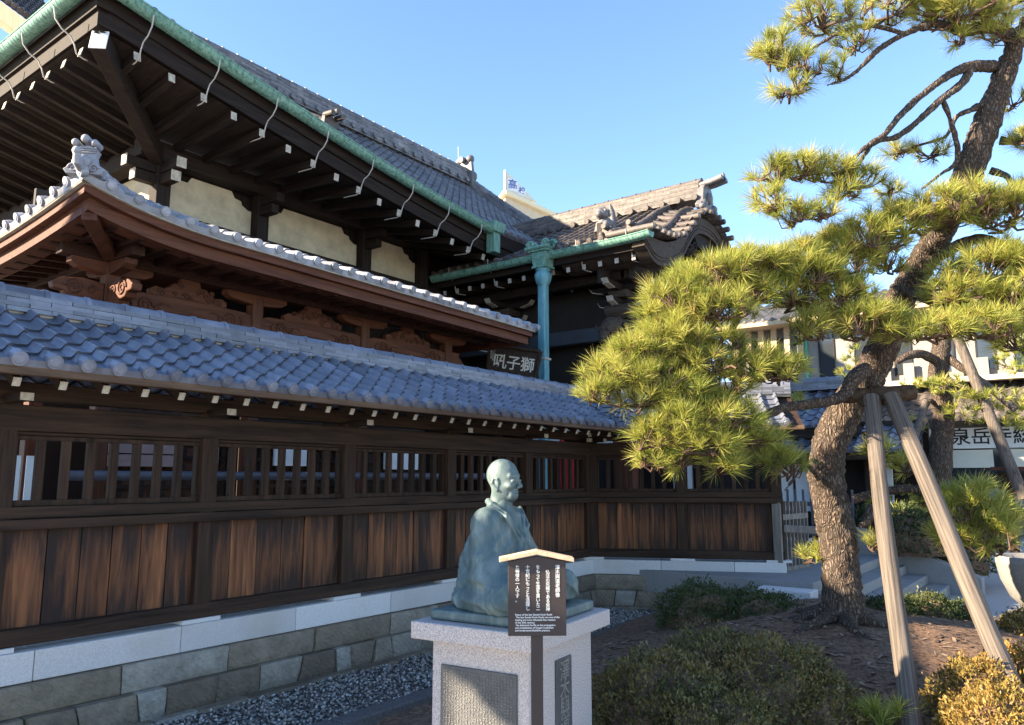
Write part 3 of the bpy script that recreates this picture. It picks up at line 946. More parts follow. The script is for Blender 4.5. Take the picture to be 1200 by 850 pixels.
# walls: posts, beams, plaster
YW, XW = 10.7, 5.55
for (px_, py_) in ((5.6, 10.72), (7.32, 10.72), (9.62, 10.72), (11.2, 10.72), (5.6, 12.5), (5.6, 14.4)):
    m = MB(); m.box((px_, py_, 3.2), (0.22, 0.22, 6.4)); m.build('post', M['hall_z'], hall, bevel=0.015)
m = MB(); m.span(5.7, 16, 10.78, 10.9, 0.2, 5.2); m.span(5.66, 5.75, 10.8, 17.5, 0.2, 6.4); m.span(5.7, 16, 10.86, 10.9, 5.2, 6.5); m.build('wall_boarding', M['hall_z'], hall)
m = MB(); m.span(5.4, 16, 10.62, 10.8, 5.26, 5.5); m.span(5.5, 5.68, 10.8, 17, 5.26, 5.5); m.build('sill_beam', M['hall_x'], hall, bevel=0.01)
m = MB(); m.span(5.2, 16, 10.55, 10.79, 6.22, 6.5); m.span(5.3, 5.55, 10.6, 17, 6.22, 6.5); m.build('wall_plate', M['hall_x'], hall, bevel=0.01)


def step_panel(xa, xb, face):
    w = xb - xa
    poly = [(0, 0), (w, 0), (w, 0.46), (w - 0.07, 0.46), (w - 0.18, 0.52), (w - 0.2, 0.58), (w - 0.32, 0.6), (w - 0.38, 0.7), (0.4, 0.7), (0.34, 0.6), (0.2, 0.6), (0.16, 0.55), (0, 0.54)]
    mb = MB()
    if face == 'f': mb.prism(poly, (xa, 10.80, 5.5), (1, 0, 0), (0, 0, 1), 0.03)
    else: mb.prism(poly, (5.62, xb, 5.5), (0, -1, 0), (0, 0, 1), 0.03)
    return mb


for a, b in ((5.72, 7.2), (7.44, 9.5), (9.74, 11.08)):
    step_panel(a, b, 'f').build('plaster_panel', M['plaster'], hall)
for a, b in ((10.85, 12.38), (12.62, 14.28)):
    step_panel(a, b, 's').build('plaster_panel', M['plaster'], hall)
# corner bracket stack with painted ends
for k, (dx, dy, z, l) in enumerate(((0, -1, 5.95, 0.42), (0, -1, 6.12, 0.55), (-1, 0, 5.95, 0.42), (-1, 0, 6.12, 0.55))):
    for px_ in ((5.6,) if dx else (5.6, 7.32, 9.62)):
        c = Vector((px_, 10.72, z)); q = c + Vector((dx, dy, 0)) * l
        m = MB(); m.beam(c, q, 0.14, 0.15); br = m.build('bracket_arm', M['hall_y'], hall, bevel=0.01)
        if px_ == 5.6:
            m = MB(); m.beam(q, q + Vector((dx, dy, 0)) * 0.012, 0.145, 0.155); m.build('painted_tip', M['tip'], br)

# ------------------------------------------------------------------ red-brown gallery in front of the hall
gal = thing('gallery', (3.72, 8.0, 0), 'red brown carved timber gallery with upturned eave corner, between blue tiled wall and great hall', 'gallery')
GX, GY = 2.93, 7.0


def gez(x): return 3.96 + 0.018 * (10.05 - x) + 0.20 * np.clip(1 - (x - GX) / 1.5, 0, 1) ** 2.2


def gsz(y): return 4.03 + 0.23 * np.clip(1 - (y - GY) / 2.6, 0, 1) ** 1.6


def gfront(s, t): return np.stack([s, GY + t, gez(s) * np.clip(1 - t / 3, 0, 1) + (4.05) * np.clip(t / 3, 0, 1) + 0.03 + t * 0.335], -1)


def gside(s, t): return np.stack([GX + t, s, gsz(s) * np.clip(1 - t / 3, 0, 1) + 4.05 * np.clip(t / 3, 0, 1) + 0.03 + t * 0.335], -1)


m = MB(); tiles(m, gfront, GX, 10.05, 3.5, 0.262, 0.22, clip=lambda t: (GX + t, np.full(np.shape(t), 10.05)), K=8, roll=0.05, rollw=0.42, cap_r=0.048, lip=0.05); m.build('front_roof_slope', M['tile_pale'], gal, sharp=38)
m = MB(); tiles(m, gside, GY, 12.0, 2.2, 0.262, 0.22, clip=lambda t: (GY + t, np.full(np.shape(t), 12.0)), K=8, roll=0.05, rollw=0.42, cap_r=0.048, lip=0.05); m.build('side_roof_slope', M['tile_pale'], gal, sharp=38)
hp = [Vector(gfront(np.array(GX + r), np.array(r))) for r in (0.12, 0.5, 1.0, 1.8, 2.6)]
m = MB(); ridge(m, hp, 0.2, 3, 0.04, 0.28, 0.06); m.build('hip_ridge', M['tile_pale'], gal, sharp=40)
# demon-tile ornament on the corner
m = MB()
c = Vector((GX + 0.05, GY + 0.05, 4.30)); dx = Vector((1, -1, 0)).normalized(); n_o = Vector((-1, -1, 0)).normalized(); uz = Vector((0, 0, 1))
poly = [(-0.17, 0), (-0.20, 0.05), (-0.13, 0.1), (-0.11, 0.2), (-0.135, 0.26), (-0.1, 0.29), (-0.05, 0.31), (0.05, 0.31), (0.1, 0.29), (0.135, 0.26), (0.11, 0.2), (0.13, 0.1), (0.20, 0.05), (0.17, 0)]
m.prism(poly, c, dx, uz, 0.09)
for z, w in ((0.235, 0.115), (0.26, 0.125), (0.285, 0.115)): m.tube([c + dx * (-w) + n_o * 0.05 + uz * z, c + dx * w + n_o * 0.05 + uz * z], 0.011, 6)
for u, z, r in ((-0.095, 0.34, 0.04), (0, 0.385, 0.045), (0.095, 0.34, 0.04)):
    m.tube([c + dx * u + n_o * -0.07 + uz * z, c + dx * u + n_o * 0.05 + uz * z], r, 12); m.blob(c + dx * u + n_o * 0.05 + uz * z, r * 1.02, 12)
m.blob(c + n_o * 0.06 + uz * 0.13, 0.08, 12, squash=(1, 1, 0.9))
swirl(m, c + n_o * 0.055 + uz * 0.06 + dx * 0.1, dx, uz, 0.05, 1.4, 0.014); swirl(m, c + n_o * 0.055 + uz * 0.06 - dx * 0.1, dx, uz, 0.05, 1.4, 0.014, -1)
g0 = c + n_o * 0.12 + uz * 0.02
m.tube([g0 + n_o * -0.05, g0 + n_o * 0.08 + uz * 0.05, g0 + n_o * 0.11 + uz * 0.14], [0.04, 0.05, 0.034], 12); m.blob(g0 + n_o * 0.115 + uz * 0.155, 0.044, 12)
m.v = [(a - np.array(c)) * .86 + np.array(c) for a in m.v]
m.build('corner_ornament', M['tile_pale'], gal, sharp=45, bevel=0.008)
# mortar bed, eave boards in two layers
for nm, mt, off, a, b in (('mortar_bed', M['mortar'], 0.02, -0.028, 0.045), ('upper_eave_board', M['red_x'], 0.06, -0.105, -0.03), ('lower_eave_board', M['red_x'], 0.13, -0.225, -0.107)):
    m = MB(); xx = np.linspace(GX + off, 10.04 - off * 0.3, 60)
    f = [(x, GY + off, float(gez(x)) + a) for x in xx]; g = [(x, GY + off, float(gez(x)) + b) for x in xx]
    m.grid(np.array([[(x, GY + 0.35, q[2]) for x, q in zip(xx, f)], f, g, [(x, GY + 0.35, q[2]) for x, q in zip(xx, g)]]), smooth=False)
    yy = np.linspace(GY + off, 12, 40)
    f = [(GX + off, y, float(gsz(y)) + a) for y in yy]; g = [(GX + off, y, float(gsz(y)) + b) for y in yy]
    m.grid(np.array([[(GX + 0.35, y, q[2]) for y, q in zip(yy, g)], g, f, [(GX + 0.35, y, q[2]) for y, q in zip(yy, f)]]), smooth=False)
    q0 = xx[-1]
    m.span(q0 - 0.03, q0, GY + off, 9.0, float(gez(q0)) + a + 0.002, float(gez(q0)) + b - 0.002)
    m.build(nm, mt, gal)
m = MB()
m.grid(np.array([[(GX + 0.2 + t * 1.9, GY + 0.2 + t * 1.9, 4.02 + 0.18 * (1 - t)), (10.0, GY + 0.2 + t * 1.9, 3.90 + 0.2 * t)] for t in (0, 0.5, 1)])); m.grid(np.array([[(GX + 0.2 + t * 1.9, GY + 0.2 + t * 1.9, 4.02 + 0.18 * (1 - t)), (GX + 0.2 + t * 1.9, 12, 3.90 + 0.2 * t)] for t in (0, 0.5, 1)]))
m.build('soffit', M['red_shaded'], gal)
for x in np.arange(3.35, 10.0, 0.27):
    z = float(gez(x)) - 0.20
    m = MB(); m.beam((x, GY + 0.2, z), (x, 8.3, 3.93), 0.06, 0.075); m.build('rafter', M['red_shaded'], gal)
for y in np.arange(7.5, 11.5, 0.27):
    z = float(gsz(y)) - 0.20
    m = MB(); m.beam((GX + 0.2, y, z), (4.0, y, 3.93), 0.06, 0.075); m.build('rafter', M['red_shaded'], gal)
m = MB(); m.beam((GX + 0.17, GY + 0.17, 4.02), (3.8, 8.08, 3.86), 0.13, 0.17); m.build('hip_rafter', M['red_y'], gal, bevel=0.01)
posts = (3.72, 5.46, 7.2, 8.95)
for p in posts:
    m = MB(); m.span(p - 0.075, p + 0.075, 7.925, 8.075, 0.2, 3.76); m.build('post', M['red_z'], gal, bevel=0.012)
for y in (9.6, 11.2):
    m = MB(); m.span(3.645, 3.795, y - 0.075, y + 0.075, 0.2, 3.76); m.build('post', M['red_z'], gal, bevel=0.012)
m = MB(); m.span(3.2, 10.0, 7.93, 8.07, 3.80, 3.94); m.build('eave_purlin', M['red_shaded'], gal, bevel=0.01)
m = MB(); m.span(3.65, 3.79, 7.45, 12, 3.802, 3.938); m.build('side_eave_purlin', M['red_shaded'], gal, bevel=0.01)


def boat(w, h):
    p = [(-w, h), (-w, h * 0.55), (-w * 0.82, h * 0.22), (-w * 0.5, 0.01), (-w * 0.25, 0), (w * 0.25, 0), (w * 0.5, 0.01), (w * 0.82, h * 0.22), (w, h * 0.55), (w, h)]
    return p


for p in posts:
    m = MB(); m.prism(boat(0.42, 0.125), (p, 8.0, 3.674), (1, 0, 0), (0, 0, 1), 0.13); m.build('boat_bracket', M['red_x'], gal, bevel=0.008)
for p in posts[:1]:
    m = MB(); m.prism(boat(0.42, 0.125), (p, 8.0, 3.672), (0, 1, 0), (0, 0, 1), 0.128); m.build('boat_bracket', M['red_y'], gal, bevel=0.008)
# carved rainbow beams and frog-leg struts in every bay
for a, b in zip(posts[:-1], posts[1:]):
    w = b - a - 0.15; x0 = a + 0.075
    poly = [(0, 0.0), (0.12, 0.0), (0.32, 0.035), (w / 2, 0.06), (w - 0.32, 0.035), (w - 0.12, 0.0), (w, 0), (w, 0.21), (w - 0.1, 0.235), (w / 2, 0.25), (0.1, 0.235), (0, 0.21)]
    m = MB(); m.prism(poly, (x0, 8.0, 3.32), (1, 0, 0), (0, 0, 1), 0.11); bm_ = m.build('carved_beam', M['red_x'], gal, bevel=0.008)
    for sgn, cx in ((1, x0 + 0.28), (-1, x0 + w - 0.28)):
        o = Vector((cx, 7.942, 3.43)); m = MB()
        swirl(m, o, (1, 0, 0), (0, 0, 1), 0.085, 1.7, 0.016, sgn); m.build('carved_scroll', M['red_y'], bm_); m = MB()
        swirl(m, o + Vector((sgn * 0.13, 0, -0.015)), (1, 0, 0), (0, 0, 1), 0.045, 1.3, 0.013, -sgn); m.build('carved_scroll', M['red_y'], bm_); m = MB()
        m.tube([o + Vector((-sgn * 0.10, 0, 0.06)), o + Vector((-sgn * 0.15, 0, 0.02)), o + Vector((-sgn * 0.13, 0, -0.08)), o + Vector((-sgn * 0.02, 0, -0.1)), o + Vector((sgn * 0.15, 0, -0.065)), o + Vector((sgn * 0.3, 0, -0.04))], [0.01, 0.018, 0.018, 0.015, 0.014, 0.006], 6); m.build('carved_line', M['red_y'], bm_); m = MB()
        m.tube([o + Vector((sgn * 0.16, 0, 0.03)), o + Vector((sgn * 0.23, 0, 0.045)), o + Vector((sgn * 0.3, 0, 0.02))], [0.012, 0.01, 0.004], 6)
        m.build('carved_line', M['red_y'], bm_)
    m = MB(); m.tube([Vector((x0 + 0.34, 7.942, 3.375)), Vector((x0 + w / 2, 7.942, 3.398)), Vector((x0 + w - 0.34, 7.942, 3.375))], 0.012, 6)
    m.build('carved_line', M['red_y'], bm_)
    c = a + (b - a) * 0.5
    kp = [(-0.46, 0), (-0.47, 0.06), (-0.40, 0.10), (-0.31, 0.085), (-0.24, 0.12), (-0.2, 0.17), (-0.13, 0.17), (-0.11, 0.24), (-0.14, 0.27), (0.14, 0.27), (0.11, 0.24), (0.13, 0.17), (0.2, 0.17), (0.24, 0.12), (0.31, 0.085), (0.40, 0.10), (0.47, 0.06), (0.46, 0), (0.25, -0.02), (-0.25, -0.02)]
    m = MB(); m.prism(kp, (c, 8.0, 3.565), (1, 0, 0), (0, 0, 1), 0.08); fk = m.build('frog_leg_strut', M['red_x'], gal, bevel=0.01)
    m = MB()
    for i in range(16):
        u = random.uniform(-0.38, 0.38); v = random.uniform(0.02, 0.22 - abs(u) * 0.35)
        swirl(m, Vector((c + u, 7.958, 3.565 + v)), (1, 0, 0), (0, 0, 1), random.uniform(0.025, 0.045), 1.3, 0.011, random.choice((-1, 1)), 12)
    m.build('carved_scroll', M['red_y'], fk)
# carved nosings beyond the corner post
nose = [(0, 0), (0, 0.24), (0.2, 0.26), (0.40, 0.235), (0.50, 0.17), (0.48, 0.11), (0.39, 0.10), (0.36, 0.055), (0.24, 0.035), (0.2, -0.02), (0.1, -0.03)]
for o, ax in (((3.645, 8.0, 3.33), (-1, 0, 0)), ((3.72, 7.925, 3.332), (0, -1, 0))):
    m = MB(); m.prism(nose, o, ax, (0, 0, 1), 0.11); ns_ = m.build('carved_nosing', M['red_x'], gal, bevel=0.012)
    o2 = Vector(o) + Vector(ax) * 0.3 + Vector((0, 0, 0.15)); sd = Vector(ax).cross(Vector((0, 0, 1)))
    for q in (1, -1):
        for off, r_, t_, w_ in ((0, .09, 1.8, .014), (.17, .055, 1.4, .012)):
            m = MB(); swirl(m, o2 + sd * 0.058 * q - Vector(ax) * off, ax, (0, 0, 1), r_, t_, w_, 1 if off == 0 else -1); m.build('carved_scroll', M['red_y'], ns_)
m = MB(); m.prism([(0, 0), (0.3, 0), (0.28, 0.1), (0.18, 0.17), (0.2, 0.24), (0, 0.24)], (9.03, 8.0, 3.33), (1, 0, 0), (0, 0, 1), 0.1); m.build('carved_nosing', M['red_x'], gal, bevel=0.012)
# lattice in the transoms, inner wall
m = MB()
for x in np.arange(7.3, 8.9, 0.07):
    m.beam((x, 8.12, 3.55), (x + 0.25, 8.12, 3.8), 0.012, 0.012); m.beam((x + 0.25, 8.13, 3.55), (x, 8.13, 3.8), 0.012, 0.012)
m.build('diamond_lattice', M['wood_post'], gal)
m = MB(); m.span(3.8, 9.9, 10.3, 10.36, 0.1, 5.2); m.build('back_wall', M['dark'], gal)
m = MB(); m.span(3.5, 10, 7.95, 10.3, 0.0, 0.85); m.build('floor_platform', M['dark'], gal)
m = MB(); m.span(3.80, 4.05, 8.05, 8.07, 3.5, 3.75); m.build('plaster_patch', plain('grey_green_plaster', (0.22, 0.24, 0.22), 0.9), gal)
# what shows through the barred windows: handrail, panelled doors, white screens
m = MB(); m.tube([(3.3, 7.75, 1.62), (10.2, 7.75, 1.62)], 0.05, 10); m.tube([(3.3, 7.75, 1.30), (10.2, 7.75, 1.30)], 0.03, 8); m.build('handrail', plain('smooth_grey_rail', (0.10, 0.10, 0.12), 0.5), gal)
m = MB(); m.span(3.3, 10.2, 7.8, 7.9, 0.9, 1.33); m.build('low_white_wall', M['white'], gal)
for a, b in zip(posts[:-1], posts[1:]):
    m = MB(); m.span(a + 0.1, b - 0.1, 8.3, 8.34, 0.85, 3.3); pn = m.build('door_leaf', M['red_z'] if a < 5 else M['wood_post'], gal)
    m = MB()
    for q in np.linspace(a + 0.15, b - 0.15, 7): m.span(q - 0.025, q + 0.025, 8.27, 8.299, 0.9, 3.25)
    for z in np.arange(1.0, 3.2, 0.16): m.span(a + 0.12, b - 0.12, 8.26, 8.269, z, z + 0.045)
    m.build('door_grille', M['wood_rail'], pn)
for a, b, z0, z1 in ((6.0, 6.5, 1.75, 2.15), (7.9, 8.6, 1.72, 2.2), (5.0, 5.22, 1.75, 2.1)):
    m = MB(); m.span(a, b, 8.22, 8.25, z0, z1); m.build('paper_screen', M['white'], gal)
m = MB()
for i in range(3): m.span(3.95, 4.75, 8.2, 8.25, 1.72 + i * 0.14, 1.845 + i * 0.14)
m.build('tiled_panel', M['pink_tile'], gal)
m = MB(); m.span(2.86, 2.98, 7.84, 7.86, 1.1, 1.80); m.span(3.03, 3.16, 7.84, 7.86, 1.1, 1.80); m.build('paper_screen', M['white'], gal)


# ------------------------------------------------------------------ entrance porch with undulating gable
CX_ = 14.3
porch = thing('entrance_porch', (12.6, 6.9, 0), 'entrance porch with undulating tiled gable, green gutter and tall copper downpipe', 'porch')
KT = np.array([(0, 6.80), (0.4, 6.77), (0.8, 6.58), (1.15, 6.25), (1.5, 6.0), (1.9, 5.86), (2.3, 5.81), (2.9, 5.80), (4, 5.80)])


def zk(d): return np.interp(d, KT[:, 0], KT[:, 1])


def zg(d): return 5.80 + 1.42 * np.clip((2.76 - d) / 2.76, 0, 1) ** 1.12


def pz(x, y):
    d = np.abs(x - CX_)
    b = np.clip((y - 5.75) / 1.3, 0, 1); b = b * b * (3 - 2 * b)
    return zk(d) * (1 - b) + zg(d) * b


def pl(s, t): x = 11.54 + t; return np.stack([x, s, pz(x, s)], -1)


def prr(s, t): x = 17.06 - t; return np.stack([x, s, pz(x, s)], -1)


m = MB(); tiles(m, pl, 5.7, 11.4, 2.76, 0.235, 0.2, K=8, roll=0.055, rollw=0.5, cap_r=0.055, lip=0.05); m.build('left_roof_slope', M['tile_warm'], porch, sharp=38)
m = MB(); tiles(m, prr, 5.7, 11.4, 2.76, 0.235, 0.2, K=6, roll=0.055, rollw=0.5, cap_r=0.055, lip=0.05); m.build('right_roof_slope', M['tile_warm'], porch, sharp=38)
m = MB(); ridge(m, [(CX_, 11.4, 7.15), (CX_, 5.85, 7.15)], 0.5, 8, 0.05, 0.34, 0.095)
for y in np.arange(5.9, 10.5, 0.36):
    m.tube([(CX_ - 0.26, y, 7.18), (CX_ - 0.33, y, 7.17)], 0.065, 10)
m.build('main_ridge', M['tile_warm'], porch, sharp=40)
# ridge end: demon tile with bird-perch cylinders
m = MB(); m.prism([(-0.34, 0), (-0.38, 0.08), (-0.27, 0.18), (-0.22, 0.42), (-0.14, 0.55), (0.14, 0.55), (0.22, 0.42), (0.27, 0.18), (0.38, 0.08), (0.34, 0)], (CX_, 5.8, 6.92), (1, 0, 0), (0, 0, 1), 0.14)
for q in (-0.24, 0.24): m.blob((CX_ + q, 5.74, 7.02), 0.09, 10); m.blob((CX_ + q * 1.3, 5.74, 6.95), 0.07, 10)
m.blob((CX_, 5.72, 7.18), 0.11, 12, squash=(1, .7, 1.2))
for z, dx in ((7.54, 0), (7.47, -0.12), (7.47, 0.12)):
    m.tube([(CX_ + dx, 6.1, z - .02), (CX_ + dx, 5.62, z + 0.01), (CX_ + dx, 5.38, z + 0.06)], [0.052, 0.055, 0.06], 12)
m.build('ridge_end_ornament', M['tile_grey'], porch, bevel=0.015, sharp=45)
# rolled tiles and end discs along the gable front
m = MB()
for i in range(27):
    x = 11.5 + i * (17.1 - 11.5) / 26
    z = float(pz(np.array(x), np.array(5.7)))
    q = [(x, y, float(pz(np.array(x), np.array(y))) + 0.035) for y in (6.5, 6.2, 5.95, 5.7, 5.58)]
    t_ = random.random()
    m.tube(q, 0.058, 10, True, t_); m.tube([q[-1], (x, 5.565, q[-1][2])], 0.046, 10, True, min(1, t_ + .2))
m.build('gable_edge_tiles', M['tile_warm'], porch, sharp=40)
# descending ridges
for y0, y1, nm in ((6.12, 6.0, 'a'), (6.62, 6.5, 'b')):
    pts = []
    for t in np.linspace(0.16, 2.5, 24):
        x = 11.54 + t; y = y0 + (y1 - y0) * t / 2.6
        pts.append((x, y, float(pz(np.array(x), np.array(y))) + 0.03))
    m = MB(); ridge(m, pts, 0.2, 3, 0.03, 0.22, 0.06)
    e = Vector(pts[0]); m.box(e + Vector((0, 0, 0.09)), (0.06, 0.22, 0.2), taper=0.8); m.blob(e + Vector((-0.03, 0.1, 0.06)), 0.06); m.blob(e + Vector((-0.03, -0.1, 0.06)), 0.06)
    m.tube([e + Vector((0.1, 0, 0.17)), e + Vector((-0.14, 0, 0.18))], 0.05, 10)
    m.build('descending_ridge', M['tile_warm'], porch, sharp=40)
# small guardian lion tile on the slope
m = MB(); e = Vector((12.3, 6.98, float(pz(np.array(12.3), np.array(6.98))) + 0.22))
m.blob(e, 0.17, 12, squash=(1.3, .8, .9), rough=.3); m.blob(e + Vector((-0.14, 0, 0.17)), 0.13, 12, rough=.5); m.blob(e + Vector((-0.24, 0, 0.14)), 0.07, 10)
m.tube([e + Vector((0.2, 0, 0)), e + Vector((0.3, 0, 0.15)), e + Vector((0.24, 0, 0.34)), e + Vector((0.18, 0, 0.46))], [0.06, 0.07, 0.06, 0.015], 8)
for q in (-.08, .08): m.tube([e + Vector((-0.12, q, 0)), e + Vector((-0.2, q, -0.2))], [.06, .05], 8); m.tube([e + Vector((0.14, q, 0)), e + Vector((0.16, q, -0.2))], [.07, .05], 8)
for q in range(9): m.blob(e + Vector((-0.08 + 0.09 * math.cos(q), 0.1 * math.sin(q * 1.7), 0.2 + 0.07 * math.sin(q))), 0.045, 8)
m.build('lion_ornament', M['tile_grey'], porch)
# barge board
xs = np.linspace(11.5, 17.1, 90); d = np.abs(xs - CX_)
LT = np.array([(0, 6.42), (0.5, 6.36), (0.8, 6.12), (1.05, 5.86), (1.3, 5.58), (1.8, 5.37), (2.3, 5.28), (2.6, 5.36), (2.8, 5.60)])
zl = np.interp(d, LT[:, 0], LT[:, 1]); zu = zk(d) - 0.06
for k_ in range(2): zl = np.convolve(np.pad(zl, 2, mode='edge'), np.ones(5) / 5, 'valid')
m = MB()
f0 = [(x, 5.78, a) for x, a in zip(xs, zl)]; f1 = [(x, 5.78, a) for x, a in zip(xs, zu)]
b0 = [(x, 6.02, a) for x, a in zip(xs, zl)]; b1 = [(x, 6.02, a) for x, a in zip(xs, zu)]
m.grid(np.array([f0, f1]), smooth=False); m.grid(np.array([b0, f0]), smooth=True); m.grid(np.array([b1, b0]), smooth=False)
m.add([f0[0], f1[0], b1[0], b0[0]], [(0, 1, 2, 3)])
bb = m.build('barge_board', M['grey_wood_y'], porch)
m = MB()
for o in (0.09, 0.16):
    m.tube([(x, 5.775, a + o + 0.0) for x, a, u in zip(xs, zl, zu) if u - a > o + 0.05], 0.014, 6)
m.build('edge_moulding', M['grey_wood_y'], bb)
m = MB()
for y0, z_off in ((6.05, -0.02), (6.3, 0.05)):
    zz = np.minimum(zl + 0.12 + z_off, zu - 0.05)
    m.grid(np.array([[(x, y0, a) for x, a in zip(xs, zz)], [(x, 7.6, a) for x, a in zip(xs, zz)]]))
m.build('curved_soffit', M['grey_wood_y'], porch)
# carved pendant under the hump
m = MB(); m.prism([(-0.5, 0.12), (-0.35, -0.08), (-0.15, -0.1), (0, -0.35), (0.15, -0.1), (0.35, -0.08), (0.5, 0.12), (0, 0.3)], (CX_, 5.9, 6.2), (1, 0, 0), (0, 0, 1), 0.1)
for q in range(14): swirl(m, (CX_ + random.uniform(-.9, .9), 5.84, 6.2 - random.uniform(0, .4)), (1, 0, 0), (0, 0, 1), random.uniform(.06, .11), 1.4, .025, random.choice((-1, 1)), 12)
m.build('carved_pendant', M['hall_x'], porch)
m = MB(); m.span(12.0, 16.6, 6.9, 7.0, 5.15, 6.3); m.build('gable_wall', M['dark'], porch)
# gutter, straps, rafters
gy = np.linspace(5.62, 10.6, 64)
gutter([(11.44, y, 5.70 + 0.05 * max(0, (6.4 - y)) ** 2) for y in gy][::-1], 0.105).build('gutter', M['copper'], porch, sharp=50)
for i, y in enumerate(np.arange(6.1, 11, 0.34)):
    m = MB(); m.beam((11.72, y, 5.42), (13.0, y, 5.62), 0.075, 0.09); ra = m.build('rafter', M['hall_x'], porch)
    m = MB(); m.beam((11.712, y, 5.4185), (11.719, y, 5.4195), 0.078, 0.093); m.build('painted_tip', M['hook'], ra)
    if i % 3 == 0: hook((11.73, y, 5.36), (-0.8, 0, 0)).build('gutter_hook', M['hook'], porch)
m = MB(); m.grid(np.array([[(11.6, 6.0, 5.62), (11.6, 11, 5.62)], [(13.2, 6.0, 5.75), (13.2, 11, 5.75)]])); m.span(11.56, 11.64, 6.0, 11, 5.5, 5.74); m.build('soffit', M['hall_x'], porch)
# pillars, beams, brackets
for x, y in ((12.65, 6.85), (15.95, 6.85), (12.65, 9.6)):
    m = MB(); m.span(x - 0.17, x + 0.17, y - 0.17, y + 0.17, 0.5, 4.35); m.build('pillar', M['red_z'], porch, bevel=0.02)
    m = MB(); m.box((x, y, 4.72), (0.52, 0.52, 0.16), taper=1.0); m.box((x, y, 4.59), (0.34, 0.34, 0.1), taper=1.5); m.box((x, y, 5.02), (0.4, 0.4, 0.14)); m.build('bearing_block', M['grey_wood_y'], porch, bevel=0.015)
    for k, (dx, dy) in enumerate(((-1, 0), (0, -1), (1, 0), (0, 1))):
        for z, l in ((4.86, 0.5), (5.16, 0.68)):
            m = MB(); c = Vector((x, y, z)); dd = Vector((dx, dy, 0)); m.prism([(0, 0.06), (0, -0.07), (l * .6, -0.07), (l * .9, -0.02), (l, 0.06)], c, dd, (0, 0, 1), 0.13); br = m.build('bracket_arm', M['hall_x'], porch, bevel=0.01)
            m = MB(); m.prism([(l * .58, -0.074), (l * .91, -0.024), (l * 1.012, 0.064), (l * 1.0, 0.064), (l * .89, -0.015), (l * .58, -0.06)], c, dd, (0, 0, 1), 0.134); m.build('painted_tip', M['tip'], br)
m = MB(); m.span(12.55, 12.75, 6.85, 11, 4.18, 4.46); m.build('tie_beam', plain('blue_black_beam', (0.035, 0.04, 0.05), .6), porch, bevel=0.02)
m = MB(); m.span(12.65, 16, 6.75, 6.95, 4.18, 4.5); m.build('front_beam', M['hall_x'], porch, bevel=0.02)
m = MB(); m.span(12.3, 12.5, 6.6, 11, 5.24, 5.42); m.span(12.3, 16.4, 6.5, 6.7, 5.242, 5.418); m.build('eave_purlin', M['hall_x'], porch, bevel=0.02)
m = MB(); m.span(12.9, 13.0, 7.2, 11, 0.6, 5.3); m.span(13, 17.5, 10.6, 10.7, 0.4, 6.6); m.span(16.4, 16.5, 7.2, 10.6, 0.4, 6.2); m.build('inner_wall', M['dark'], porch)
m = MB(); m.span(12.86, 12.89, 7.25, 9.3, 2.25, 2.75); m.build('plaster_panel', M['white'], porch)
# carved beast heads on the beam ends
for o, dd in (((12.48, 6.85, 4.34), (-1, 0, 0)), ((12.65, 6.68, 4.34), (0, -1, 0))):
    o = Vector(o); dd = Vector(dd); m = MB()
    m.tube([o - dd * .1, o + dd * .15, o + dd * .38, o + dd * .52 - Vector((0, 0, .1)), o + dd * .55 - Vector((0, 0, .24)), o + dd * .66 - Vector((0, 0, .28))], [.2, .22, .17, .11, .075, .04], 12, disp=lambda p, r, i, th: r * (1 + .4 * mnoise.noise(p * 9)))
    sd = dd.cross(Vector((0, 0, 1)))
    for q in (-1, 1):
        m.tube([o + dd * .05 + sd * q * .2, o + dd * .0 + sd * q * .27 + Vector((0, 0, .1)), o - dd * .1 + sd * q * .26 + Vector((0, 0, .16))], [.08, .06, .02], 8)
        m.blob(o + dd * .33 + sd * q * .12 + Vector((0, 0, .1)), .045, 8); swirl(m, o + dd * .1 + sd * q * .215, dd, (0, 0, 1), .1, 1.6, .025)
        m.tube([o + dd * .45 + sd * q * .08 - Vector((0, 0, .12)), o + dd * .6 + sd * q * .1 - Vector((0, 0, .1)), o + dd * .66 + sd * q * .1], [.03, .02, .006], 6)
    m.build('carved_beast_head', M['grey_wood_y'], porch)
# white trimmed rainbow-beam end hanging under the gable
m = MB(); c = Vector((12.9, 6.25, 4.98)); m.prism([(0, 0), (0.9, 0), (0.9, .36), (.1, .36), (.16, .22), (-.06, .16)], c, (1, 0, 0), (0, 0, 1), .3); rb_ = m.build('beam_end', M['grey_wood_y'], porch, bevel=.02)
m = MB(); m.prism([(-.05, .15), (.15, .22), (.1, .37), (.06, .37), (.1, .245), (-.11, .18)], c, (1, 0, 0), (0, 0, 1), .31); m.build('painted_edge', M['tip'], rb_)
# downpipe with hopper head
dpx, dpy = 11.43, 7.83
m = MB()
m.box((dpx, dpy, 5.60), (0.27, 0.27, 0.26), taper=1.18); m.box((dpx, dpy, 5.755), (0.40, 0.40, 0.05)); m.box((dpx, dpy, 5.45), (0.31, 0.31, 0.035))
for q in (-1, 1):
    swirl(m, (dpx, dpy + 0.2 * q, 5.86), (0, 1, 0), (0, 0, 1), 0.1, 1.5, 0.035, q, 16); swirl(m, (dpx - 0.18, dpy + .16 * q, 5.86), (0, 1, 0), (0, 0, 1), 0.08, 1.5, 0.03, q, 16)
m.tube([(dpx - .2, dpy - .26, 5.80), (dpx - .2, dpy + .26, 5.80)], .04, 8)
for q in (-1, 1): swirl(m, (dpx - 0.148, dpy + .05 * q, 5.60), (0, 1, 0), (0, 0, 1), 0.05, 1.4, 0.014, q, 12)
m.build('hopper_head', M['copper'], porch, bevel=0.008)
